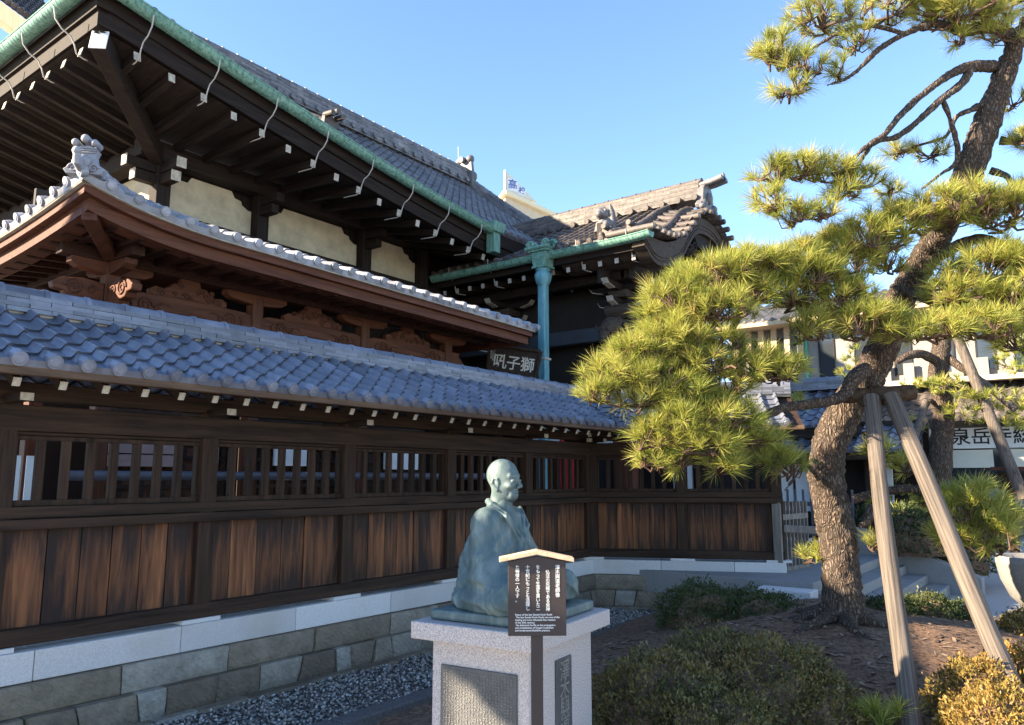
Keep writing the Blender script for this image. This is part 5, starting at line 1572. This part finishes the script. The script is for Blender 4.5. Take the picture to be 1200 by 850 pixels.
# ------------------------------------------------------------------ explanatory signboard in front of the pedestal
sb = thing('signboard', (2.785, 1.95, 0), 'narrow dark brown signboard with white text and pale gabled cap on a post', 'sign')
ax = Vector((.62, -.785, 0)).normalized(); ay = Vector((0, 0, 1)); nn = ax.cross(ay); O = Vector((2.785, 1.95, 1.095))
m = MB(); m.prism([(-.124, -.158), (.124, -.158), (.124, .15), (0, .172), (-.124, .15)], O, ax, ay, .022); m.build('board', M['sign_brown'], sb, bevel=.002)
m = MB()
m.prism([(-.162, .148), (0, .180), (.158, .148), (.158, .166), (0, .199), (-.162, .166)], O, ax, ay, .075); m.build('gable_cap', M['sign_wood'], sb, bevel=.003)
m = MB(); m.beam(O - ay * .158 - nn * .02, O - ay * 1.1 - nn * .02, .05, .035, up=nn); m.build('post', M['sign_brown'], sb, bevel=.003)
cols = [("澤木興道老師像", .088, .128, .0208), ("仏法の究極である坐禅", .046, .108, .0186), ("をもって生涯を貫いた二", .004, .128, .0186), ("十世紀にもっとも活躍し", -.040, .128, .0186), ("た禅僧の一人です。", -.084, .128, .0186)]
for tx, u, v, sz in cols:
    text('lettering', tx, M['letter'], sb, O + ax * u + ay * (v + .006) + nn * .0115, ax, ay, sz, vertical=True, spacing=.92 if sz < .023 else .94, bold=0, depth=.0006)
eng = "Statue of the late Sawaki Kodo Roshi\n The late Sawaki Kodo Roshi was one of the\nleading and most influential Zen masters\nof the 20th century.\n He dedicated his life to the propagation\nand revitalization of Dogen's authentic\nand fundamental Buddhist practice."
text('small_lettering', eng, M['letter'], sb, O + ax * -.094 + ay * -.103 + nn * .0115, ax, ay, .0105, align='LEFT', spacing=1.02, bold=.0001, depth=.0005)

# ------------------------------------------------------------------ pines
def mesh_np(name, V, F, tint, mat, parent):
    """V (n,3) world, F (m,k) int array"""
    me = bpy.data.meshes.new(name)
    mt = np.array(INV[root_of(parent).name]); V = V @ mt[:3, :3].T + mt[:3, 3]
    k = F.shape[1]
    me.vertices.add(len(V)); me.vertices.foreach_set("co", V.astype(np.float32).ravel())
    me.loops.add(F.size); me.loops.foreach_set("vertex_index", F.astype(np.int32).ravel())
    me.polygons.add(len(F)); me.polygons.foreach_set("loop_start", np.arange(0, F.size, k, dtype=np.int32))
    me.update(calc_edges=True)
    a = me.attributes.new("tint", 'FLOAT', 'FACE'); a.data.foreach_set("value", tint.astype(np.float32))
    me.materials.append(mat)
    o = bpy.data.objects.new(name, me); COL.objects.link(o); o.parent = parent
    return o


def unit(v): return v / (np.linalg.norm(v, axis=-1, keepdims=True) + 1e-9)


def tuft_mesh(pos, axis, K, L, width, spread=1.02):
    """needle bursts: K thin needles per tuft"""
    T_ = len(pos)
    r = rng.normal(size=(T_, K, 3)); r = unit(r)
    ang = spread * np.sqrt(rng.uniform(0, 1, (T_, K, 1)))
    ax_ = axis[:, None, :]
    perp = unit(r - (r * ax_).sum(-1, keepdims=True) * ax_)
    d = ax_ * np.cos(ang) + perp * np.sin(ang)
    ln = L[:, None, None] * rng.uniform(.75, 1.1, (T_, K, 1))
    b = pos[:, None, :] + ax_ * rng.uniform(-.035, .02, (T_, K, 1))
    tip = b + d * ln; tip[..., 2] -= .06 * ln[..., 0]
    mid = b + d * ln * .5
    sd = unit(np.cross(d, rng.normal(size=(T_, K, 3)))) * width
    V = np.stack([b - sd * .5, b + sd * .5, mid + sd * .45, mid - sd * .45, tip], 2)   # T,K,5,3
    n = T_ * K
    base = np.arange(n)[:, None] * 5
    F3 = np.concatenate([base + np.array([[0, 1, 2]]), base + np.array([[0, 2, 3]]), base + np.array([[3, 2, 4]])], 0)
    tint = np.clip(rng.normal(.52, .17, (T_, 1)) + rng.normal(0, .13, (T_, K)), 0, .93)
    brown = rng.uniform(0, 1, (T_, K)) < .05
    tint = np.where(brown, 1.0, tint).ravel()
    return V.reshape(-1, 3), F3, np.concatenate([tint] * 3)


def sample_pad(c, rx, ry, rd, n, d):
    """tuft places in one cloud-pruned pad: a flattened cushion, dense on top"""
    u = unit(rng.normal(size=(n, 3)))
    u[:, 2] = np.where(rng.uniform(size=n) < .72, np.abs(u[:, 2]), -np.abs(u[:, 2]) * .75)
    rad = rng.uniform(.55, 1.05, (n, 1))
    q = u * rad * np.array([rx, rd, ry])
    right = np.array([math.sin(YAW), -math.cos(YAW), 0]); fwd = np.array([math.cos(YAW), math.sin(YAW), 0])
    pos = np.array(c) + q[:, :1] * right + q[:, 1:2] * fwd + q[:, 2:3] * np.array([0, 0, 1])
    out = unit(q / np.array([rx, rd, ry]))
    ax_ = out[:, :1] * right + out[:, 1:2] * fwd + out[:, 2:3] * np.array([0, 0, 1])
    ax_ = unit(ax_ * .75 + np.array([0, 0, .8]) + rng.normal(0, .28, (n, 3)))
    return pos, ax_


def crown(root, pads, dens, K, L, width, name='crown', twigs=True):
    PS, AX, TW = [], [], MB()
    for (px_, py_, rx, ry, d) in pads:
        sc = d / 900.0
        n = max(4, int(rx * ry * dens * rng.uniform(.9, 1.1)))
        c = at(px_, py_, d)
        p_, a_ = sample_pad(c, rx * sc, ry * sc, max(.18, rx * sc * .8), n, d)
        PS.append(p_); AX.append(a_)
        if twigs:
            hub = np.array(c) - np.array([0, 0, ry * sc * .55])
            hubs = [hub + rng.normal(0, .35, 3) * np.array([rx * sc, rx * sc, ry * sc * .3]) for _ in range(max(2, n // 7))]
            for h_ in hubs: TW.tube([hub, (hub + h_) / 2 + rng.normal(0, .03, 3), h_], [.013, .011, .009], 5, False)
            for q, w in zip(p_, a_):
                h_ = hubs[int(np.argmin([np.linalg.norm(q - g) for g in hubs]))]
                TW.tube([h_, h_ * .45 + q * .55 + rng.normal(0, .02, 3) - np.array([0, 0, .012]), q, q + w * .035], [.007, .0055, .0045, .003], 4, False)
    PS = np.concatenate(PS); AX = np.concatenate(AX)
    V, F, t = tuft_mesh(PS, AX, K, L * rng.uniform(.6, 1.25, len(PS)), width)
    o = mesh_np(name, V, F, t, M['needles'], root)
    if twigs: TW.build('twigs', M['twig'], root)
    return o


def smooth_path(pts, n):
    """Catmull-Rom through (x,y,z,r) points"""
    P = np.array(pts, float); P = np.vstack([2 * P[0] - P[1], P, 2 * P[-1] - P[-2]])
    out = []
    for i in range(1, len(P) - 2):
        for k in range(n):
            t = k / n
            out.append(.5 * ((2 * P[i]) + (-P[i - 1] + P[i + 1]) * t + (2 * P[i - 1] - 5 * P[i] + 4 * P[i + 1] - P[i + 2]) * t * t + (-P[i - 1] + 3 * P[i] - 3 * P[i + 1] + P[i + 2]) * t ** 3))
    out.append(P[-2]); return np.array(out)


def barkdisp(amp):
    def fn(p, r, i, th):
        q = Vector((p.x * 15, p.y * 15, p.z * 6.5)) + Vector(mnoise.noise_vector(p * 5)) * .7
        dd, _ = mnoise.voronoi(q)
        e = min(1.0, (dd[1] - dd[0]) * 2.6)
        return r * (1 + .10 * mnoise.noise(p * 3.1)) + amp * (e - .6) + amp * .5 * mnoise.noise(p * 22)
    return fn


def limb(name, root, pts, n, seg, amp, mat='bark', k=.79):
    w = [(*at(a, b, d), r * k) for a, b, d, r in pts]
    S_ = smooth_path(w, n)
    m = MB(); m.tube([Vector(q[:3]) for q in S_], list(np.maximum(S_[:, 3], .004)), seg, True, .5, True, barkdisp(amp))
    return m.build(name, M[mat], root)


pb = at(985, 738, 6.8)
pine = thing('pine_tree', (pb.x, pb.y, .3), 'large sunlit cloud pruned pine with plated leaning trunk, propped by two poles', 'tree')
limb('trunk', pine, [(985, 755, 6.8, .30), (986, 722, 6.8, .235), (986, 690, 6.8, .205), (982, 630, 6.8, .195), (970, 575, 6.8, .19), (971, 525, 6.78, .185), (992, 480, 6.75, .185), (1018, 440, 6.72, .185), (1036, 400, 6.7, .17), (1054, 355, 6.65, .165), (1078, 312, 6.6, .15), (1103, 270, 6.55, .145), (1124, 228, 6.5, .15), (1142, 185, 6.45, .15), (1162, 130, 6.4, .135), (1178, 85, 6.35, .115), (1194, 45, 6.3, .09), (1222, 5, 6.25, .08), (1262, -45, 6.2, .06)], 22, 36, .020)
for i in range(7):
    a = i * .9 + .3; L_ = random.uniform(.3, .6)
    q = []
    for k in range(7):
        t = k / 6; rr = .16 + L_ * t
        x = pb.x + rr * math.cos(a + .25 * math.sin(3 * t + i)); y = pb.y + rr * math.sin(a + .25 * math.sin(3 * t + i))
        q.append(Vector((x, y, gz(x, y) + .05 * (1 - t) ** 2 + .005 - .05 * t * t)))
    m = MB(); m.tube(q, [.062 * (1 - .75 * k / 6) for k in range(7)], 10, True, .5, True, barkdisp(.012)); m.build('root', M['bark'], pine)
BR = [
    [(1192, 48, 6.3, .085), (1164, 32, 6.25, .075), (1128, 36, 6.2, .06), (1095, 28, 6.2, .045), (1060, 40, 6.15, .035), (1030, 58, 6.1, .03), (1010, 78, 6.05, .024), (992, 92, 6.0, .015), (970, 100, 5.95, .008)],
    [(1060, 40, 6.15, .03), (1020, 30, 6.1, .025), (985, 38, 6.05, .02), (950, 58, 6.0, .014), (922, 70, 6.0, .008)],
    [(1165, 78, 6.35, .07), (1140, 78, 6.25, .06), (1120, 84, 6.2, .05), (1098, 98, 6.15, .038), (1062, 128, 6.1, .034), (1036, 158, 6.05, .03), (1015, 172, 6.0, .024), (998, 188, 5.95, .016)],
    [(1138, 79, 6.25, .05), (1127, 98, 6.2, .045), (1104, 116, 6.15, .04), (1078, 140, 6.12, .034), (1052, 160, 6.1, .03), (1024, 168, 6.05, .024), (1004, 196, 6.0, .018), (985, 225, 5.95, .012), (955, 255, 5.9, .008)],
    [(1104, 116, 6.15, .028), (1114, 142, 6.2, .026), (1122, 172, 6.25, .03), (1119, 192, 6.3, .026), (1100, 206, 6.25, .018), (1080, 222, 6.2, .012)],
    [(1146, 125, 6.4, .04), (1136, 130, 6.3, .03), (1120, 138, 6.35, .025), (1108, 160, 6.4, .02), (1078, 170, 6.45, .016), (1052, 180, 6.5, .01)],
    [(1172, 165, 6.45, .05), (1195, 166, 6.4, .04), (1225, 160, 6.3, .03)],
    [(1160, 200, 6.5, .045), (1178, 206, 6.45, .035), (1192, 220, 6.4, .022), (1215, 228, 6.35, .015)],
    [(1100, 300, 6.5, .075), (1122, 288, 6.35, .065), (1150, 280, 6.25, .055), (1180, 288, 6.15, .045), (1215, 292, 6.1, .035)],
    [(1040, 375, 6.65, .06), (1010, 345, 6.5, .055), (975, 318, 6.35, .05), (940, 312, 6.25, .045), (905, 330, 6.2, .042), (880, 350, 6.15, .04), (862, 378, 6.1, .035), (845, 400, 6.1, .025), (800, 415, 6.1, .012)],
    [(905, 330, 6.2, .03), (870, 335, 6.1, .025), (840, 350, 6.05, .018), (800, 355, 6.0, .01)],
    [(1015, 432, 6.55, .075), (1000, 445, 6.45, .085), (990, 462, 6.4, .068), (972, 470, 6.35, .055), (945, 474, 6.3, .05), (918, 478, 6.2, .048), (895, 488, 6.1, .045), (868, 498, 6.05, .032), (840, 515, 6.0, .024), (800, 530, 5.95, .012)],
    [(895, 488, 6.1, .022), (862, 520, 6.0, .018), (850, 545, 5.95, .012), (832, 560, 5.9, .007)],
    [(868, 498, 6.05, .022), (820, 500, 6.0, .018), (770, 500, 5.95, .01)],
    [(845, 400, 6.1, .02), (790, 430, 6.0, .015), (730, 452, 5.95, .009)],
    [(960, 560, 6.65, .035), (945, 545, 6.5, .022), (935, 555, 6.4, .016), (920, 575, 6.3, .01)],
    [(1000, 585, 6.7, .05), (1030, 578, 6.6, .045), (1060, 573, 6.5, .045), (1085, 577, 6.4, .04), (1105, 590, 6.3, .028), (1130, 612, 6.2, .018), (1160, 625, 6.2, .01)],
    [(1060, 340, 6.5, .05), (1085, 352, 6.3, .04), (1120, 362, 6.15, .03), (1165, 360, 6.1, .02)],
]
for b in BR: limb('branch', pine, b, 9, 12, .007)
PADS = [  # px, py, half width, half height, depth
    (908, 62, 24, 26, 6.0), (925, 103, 24, 16, 6.0), (962, 22, 40, 22, 6.1), (1003, 48, 24, 14, 6.1), (945, 76, 26, 14, 5.9), (1040, 12, 45, 18, 6.2), (1095, 12, 35, 16, 6.2), (1150, 18, 42, 18, 6.2), (1122, 48, 16, 10, 6.2), (1195, -8, 50, 22, 6.3), (982, 84, 14, 12, 6.0),
    (905, 206, 22, 16, 5.95), (940, 198, 34, 16, 5.95), (978, 204, 28, 16, 5.95), (1010, 212, 28, 13, 5.95), (900, 238, 20, 18, 5.9), (930, 255, 26, 12, 5.9), (962, 248, 24, 12, 5.9), (985, 228, 22, 12, 5.95), (1052, 176, 18, 8, 6.5), (1090, 178, 22, 10, 6.5), (1040, 222, 16, 9, 6.2),
    (1185, 120, 20, 10, 6.7), (1205, 165, 24, 12, 6.3), (1200, 225, 24, 12, 6.3),
    (1125, 245, 70, 24, 6.05), (1060, 262, 50, 24, 6.1), (1185, 250, 50, 26, 6.0), (1015, 285, 48, 26, 6.1), (985, 315, 40, 26, 6.15), (1150, 320, 60, 24, 6.1), (1195, 350, 40, 30, 5.95), (1085, 388, 62, 18, 6.0), (1145, 385, 50, 20, 5.95), (1015, 380, 46, 22, 6.05), (985, 350, 40, 26, 6.1), (945, 385, 26, 22, 6.1), (930, 345, 40, 24, 6.1), (1120, 345, 40, 18, 6.05), (1190, 300, 40, 20, 6.0), (1040, 310, 20, 20, 6.3), (1195, 400, 30, 18, 6.0),
    (905, 312, 48, 20, 6.05), (865, 315, 46, 20, 6.0), (825, 330, 44, 24, 6.0), (795, 352, 40, 26, 5.95), (840, 365, 46, 22, 5.9), (890, 345, 34, 18, 6.0), (935, 300, 34, 16, 6.05), (950, 325, 36, 18, 6.0), (785, 390, 34, 18, 5.9), (770, 372, 24, 16, 6.0),
    (755, 415, 46, 22, 5.95), (722, 442, 42, 22, 5.9), (702, 463, 26, 14, 5.85), (772, 445, 42, 22, 5.9), (830, 428, 44, 20, 5.95), (880, 432, 40, 20, 5.95), (912, 435, 28, 20, 6.0), (800, 465, 40, 16, 5.9), (850, 455, 34, 14, 6.0), (755, 470, 36, 14, 5.9),
    (800, 498, 46, 20, 5.85), (775, 515, 30, 20, 5.85), (845, 490, 48, 18, 5.9), (832, 525, 36, 14, 5.8), (880, 515, 34, 14, 5.95), (765, 540, 24, 14, 6.0), (850, 548, 28, 10, 5.9), (900, 538, 26, 14, 6.1), (922, 548, 18, 14, 6.2), (800, 540, 26, 12, 5.9),
    (1140, 600, 40, 24, 6.2), (1155, 630, 36, 22, 6.15), (1115, 632, 26, 16, 6.2), (1172, 610, 24, 18, 6.2), (1135, 582, 26, 14, 6.25), (1178, 38, 28, 12, 6.1), (1120, 18, 50, 16, 6.1),
    (962, 650, 14, 9, 6.95), (950, 655, 10, 7, 6.95), (1022, 640, 10, 8, 6.6), (1032, 530, 22, 12, 6.9), (1062, 548, 20, 10, 6.9)]
PADS += [(800, 405, 46, 20, 5.95), (845, 402, 30, 12, 5.95), (760, 440, 40, 20, 6.1), (820, 475, 50, 20, 6.1), (975, 290, 30, 18, 6.3), (880, 320, 50, 22, 6.3)]
crown(pine, PADS, .060, 50, .150, .0034)

# support frame
sf = thing('pine_support', (at(1032, 462, 6.45).x, at(1032, 462, 6.45).y, 0), 'two weathered poles lashed to a short log, propping the leaning pine trunk', 'support')
m = MB(); a, b = at(988, 464, 6.5), at(1072, 460, 6.42); q = [a.lerp(b, k / 8) for k in range(9)]
m.tube(q, [.064 + .006 * math.sin(k * 2) for k in range(9)], 16, True, .4); m.build('cross_log', M['log_wood'], sf)
for px0, py0, px1, py1, d1, r0, r1 in ((1020, 468, 1073, 905, 4.55, .062, .056), (1043, 466, 1226, 892, 4.5, .064, .058)):
    a = at(px0, py0, 6.34); b = at(px1, py1, d1); LN = (b - a).length
    q = [Vector((.010 * math.sin(k * .21 + px0), .010 * math.cos(k * .17), LN * k / 30)) for k in range(31)]
    m = MB(); m.tube(q, [r0 + (r1 - r0) * k / 30 for k in range(31)], 40, True, .5, True, lambda p, r, i, th: r * (1 + .07 * mnoise.noise(Vector((math.cos(th) * 1.2, math.sin(th) * 1.2, p.z * .8))) - .16 * max(0, mnoise.noise(Vector((math.cos(th) * 5, math.sin(th) * 5, p.z * .5 + px0))) - .12)))
    po = m.build('pole', M['pole_wood'], sf, local=True)
    rel = a - sf.location; qt = (b - a).to_track_quat('Z', 'Y')
    po.location = rel; po.rotation_euler = qt.to_euler()
    m = MB()
    for k in range(5):
        c = a.lerp(b, .002 + k * .006); m.tube([c + Vector((.075 * math.cos(w), .075 * math.sin(w), .01 * math.sin(w * 2))) for w in np.linspace(0, 6.28, 14)], .007, 5)
    m.build('rope_lashing', M['log_wood'], sf)
m = MB()
for k in range(6):
    c = at(1018 + k * 2.2, 463, 6.45); m.tube([c + Vector((.07 * math.cos(w) * .5, .07 * math.cos(w) * .5, .075 * math.sin(w))) for w in np.linspace(0, 6.28, 14)], .007, 5)
m.build('rope_lashing', M['log_wood'], sf)
m = MB(); c = [at(1020, 596, 6.1), at(1022, 600, 6.0), at(1016, 612, 5.95), at(1008, 618, 5.95)]; m.tube(c, [.04, .05, .03, .018], 10, True, .5, True, barkdisp(.008)); m.build('knot_stub', M['bark'], sf)

# second pine behind with its own props
pb2 = at(1102, 590, 12.5)
pine2 = thing('pine_tree', (pb2.x, pb2.y, 0), 'smaller pine with thin leaning props behind, in front of the white office', 'tree')
limb('trunk', pine2, [(1102, 650, 12.5, .26), (1103, 590, 12.5, .23), (1102, 530, 12.5, .215), (1106, 480, 12.5, .2), (1100, 440, 12.5, .2), (1104, 400, 12.5, .18), (1112, 360, 12.5, .15), (1120, 320, 12.4, .12)], 10, 20, .02)
for b in ([(1100, 425, 12.5, .1), (1080, 415, 12.3, .09), (1062, 418, 12.2, .08), (1050, 425, 12.2, .05)], [(1106, 415, 12.5, .09), (1128, 432, 12.3, .08), (1150, 445, 12.2, .05), (1185, 470, 12.1, .03)], [(1104, 490, 12.5, .06), (1090, 470, 12.3, .05), (1076, 500, 12.2, .04)], [(1104, 440, 12.4, .06), (1130, 455, 12.2, .05), (1165, 480, 12.0, .03)]):
    limb('branch', pine2, b, 7, 10, .012)
crown(pine2, [(1095, 350, 60, 25, 12.3), (1160, 375, 60, 28, 12.2), (1200, 420, 40, 25, 12.0), (1110, 455, 50, 9, 12.0), (1160, 470, 56, 12, 12.0), (1200, 480, 40, 16, 12.0), (1075, 455, 26, 8, 12.0), (1130, 485, 30, 9, 12.1), (1175, 500, 34, 8, 12.1), (1050, 590, 30, 14, 12.5), (1062, 625, 40, 12, 12.5), (1040, 605, 24, 12, 12.3), (1080, 560, 22, 12, 12.6), (1070, 500, 14, 10, 12.6), (930, 475, 30, 10, 12.5), (1012, 420, 24, 14, 13.5), (1000, 440, 18, 12, 13.5)], .05, 30, .17, .0085, twigs=False)
sf2 = thing('pine_support', (at(1165, 480, 12).x, at(1165, 480, 12).y, 0), 'thin pale props leaning against the smaller pine behind', 'support')
for a, b, r in (((1122, 395, 12.1), (1200, 585, 11.5), .075), ((1130, 430, 12.3), (1190, 480, 11.7), .05), ((1085, 470, 12.2), (1070, 520, 12.0), .05)):
    m = MB(); m.tube([at(*a), at(*b)], [r, r * 1.15], 12); m.build('pole', M['pole_wood'], sf2)


# ------------------------------------------------------------------ clipped shrubs
def bush(label, lobes, n, mat, leaf=.024, cat='bush'):
    c0 = lobes[0]
    r = thing('clipped_azalea', (c0[0], c0[1], max(0, gz(c0[0], c0[1]))), label, cat, 'clipped shrubs in the garden')
    PS, NR = [], []
    tot = sum(l[3] * l[4] for l in lobes)
    for (x, y, z, rx, ry, rz) in lobes:
        k = int(n * rx * ry / tot)
        u = unit(rng.normal(size=(k, 3))); u[:, 2] = np.where(u[:, 2] < -.25, -u[:, 2], u[:, 2])
        lump = np.array([1 + .24 * mnoise.noise(Vector(q * 2.6) + Vector((x, y, 0))) + .18 * mnoise.noise(Vector(q * 6.5) + Vector((y, x, 0))) for q in u])[:, None]
        rad = (1 - np.abs(rng.normal(0, .075, (k, 1)))) * lump
        PS.append(np.array([x, y, z]) + u * rad * np.array([rx, ry, rz])); NR.append(unit(u / np.array([rx, ry, rz])))
        m = MB(); rows = []
        for i in range(9):
            ph = math.pi * .62 * i / 8; row = []
            for j in range(20):
                t = 2 * math.pi * j / 20; q = Vector((math.sin(ph) * math.cos(t), math.sin(ph) * math.sin(t), math.cos(ph)))
                f_ = .80 * (1 + .20 * mnoise.noise(q * 2.6 + Vector((x, y, 0))))
                row.append((x + q.x * rx * f_, y + q.y * ry * f_, z + q.z * rz * f_))
            rows.append(row)
        m.grid(np.array(rows)[::-1], .25, True, close=True); m.build('twig_core', M['soil'], r)
    P_ = np.concatenate(PS); N_ = np.concatenate(NR); k = len(P_)
    d = unit(N_ * .7 + np.array([0, 0, .35]) + rng.normal(0, .6, (k, 3)))
    w = unit(np.cross(d, rng.normal(size=(k, 3))))
    P_ = P_ + N_ * np.where(rng.uniform(size=(k, 1)) < .05, rng.uniform(0, .07, (k, 1)), 0)
    L_ = leaf * rng.uniform(.6, 1.6, (k, 1)); W_ = L_ * .42
    V = np.stack([P_ - d * L_ * .5, P_ + w * W_ * .5, P_ + d * L_ * .5, P_ - w * W_ * .5], 1).reshape(-1, 3)
    F = np.arange(k * 4).reshape(k, 4)
    pat = np.array([mnoise.noise(Vector(q * 2.2)) for q in P_])
    t = np.clip(.5 + .35 * pat + rng.normal(0, .16, k), 0, 1)
    mesh_np('foliage', V, F, t, M[mat], r)
    return r


def wp(px_, py_, d): return at(px_, py_, d)


def lobe(px_, d, hw, hz, ztop, depth=None):
    """lobe centred under pixel column px at distance d: half width in px"""
    c = at(px_, 700, d); rx = hw / 900 * d
    return (c.x, c.y, ztop - hz, rx, depth or rx * .85, hz)


bush('wide dull green azalea mound beside the granite pedestal, largest of the shrubs', [lobe(775, 5.0, 95, .36, .50), lobe(900, 5.2, 92, .40, .54), lobe(835, 4.6, 95, .36, .40), lobe(950, 5.0, 60, .34, .42), lobe(835, 5.5, 85, .34, .53)], 46000, 'azalea_brown', .024)
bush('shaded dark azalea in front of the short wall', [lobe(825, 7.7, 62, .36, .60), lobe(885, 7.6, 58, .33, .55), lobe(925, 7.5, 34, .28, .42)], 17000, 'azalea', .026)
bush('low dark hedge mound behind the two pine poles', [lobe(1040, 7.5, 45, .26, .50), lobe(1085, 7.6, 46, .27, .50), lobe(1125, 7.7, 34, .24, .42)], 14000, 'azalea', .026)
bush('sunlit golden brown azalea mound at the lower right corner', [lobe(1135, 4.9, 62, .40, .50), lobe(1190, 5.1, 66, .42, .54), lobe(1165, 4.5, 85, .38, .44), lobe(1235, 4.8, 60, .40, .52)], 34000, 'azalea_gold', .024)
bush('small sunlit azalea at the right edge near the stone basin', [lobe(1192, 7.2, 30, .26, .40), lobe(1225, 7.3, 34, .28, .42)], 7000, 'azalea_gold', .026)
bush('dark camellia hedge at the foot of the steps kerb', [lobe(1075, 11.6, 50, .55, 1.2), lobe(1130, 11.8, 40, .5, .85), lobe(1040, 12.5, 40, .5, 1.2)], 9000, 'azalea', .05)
# tuft of pine seedlings low in the foreground
sd_ = thing('pine_seedling', tuple(at(1030, 850, 4.6)), 'short bright green needle tuft at the foot of the left pole', 'plant')
ps, axs = [], []
for (px_, py_, d) in [(1000 + i * 7 + random.uniform(-4, 4), 838 + random.uniform(-12, 14), 4.7 + random.uniform(-.15, .2)) for i in range(11)] * 2:
    q = at(px_, py_, d); ps.append((q.x, q.y, q.z)); axs.append(unit(np.array([random.uniform(-.5, .5), random.uniform(-.5, .5), 1.0])))
V, F, t = tuft_mesh(np.array(ps), np.array(axs), 55, np.full(len(ps), .13), .004)
mesh_np('needles', V, F, np.clip(t - .08, 0, 1), M['needles'], sd_)
m = MB()
for q in ps: m.tube([Vector(q) - Vector((0, 0, .12)), Vector(q)], [.006, .004], 5)
m.build('stems', M['twig'], sd_)
# litter on the soil: fallen needles, twigs, dead leaves
k = 9500
P_ = np.stack([rng.uniform(4.5, 10, k), rng.uniform(-.8, 3.6, k)], 1); zz = np.array([gz(*q) for q in P_]) + rng.uniform(.003, .014, k)
P3 = np.concatenate([P_, zz[:, None]], 1); a = rng.uniform(0, 6.28, k); d = np.stack([np.cos(a), np.sin(a), rng.normal(0, .12, k)], 1)
L_ = rng.uniform(.02, .09, (k, 1)); w = np.stack([-np.sin(a), np.cos(a), 0 * a], 1) * np.where(rng.uniform(size=(k, 1)) < .25, .012, .002)
V = np.stack([P3 - d * L_ / 2 - w, P3 - d * L_ / 2 + w, P3 + d * L_ / 2 + w, P3 + d * L_ / 2 - w], 1).reshape(-1, 3)
n_ = NT('dead_leaf_litter'); a_ = n_.n("ShaderNodeAttribute", attribute_name="tint")
lm = n_.done(n_.ramp(a_.outputs["Fac"], [(0, (.05, .03, .02)), (.5, (.14, .085, .05)), (1, (.30, .21, .14))]), .8)
me_root = thing('leaf_litter', (7, 1.5, 0), None, None); me_root["kind"] = "stuff"
mesh_np('litter', V, np.arange(k * 4).reshape(k, 4), rng.uniform(0, 1, k), lm, me_root)
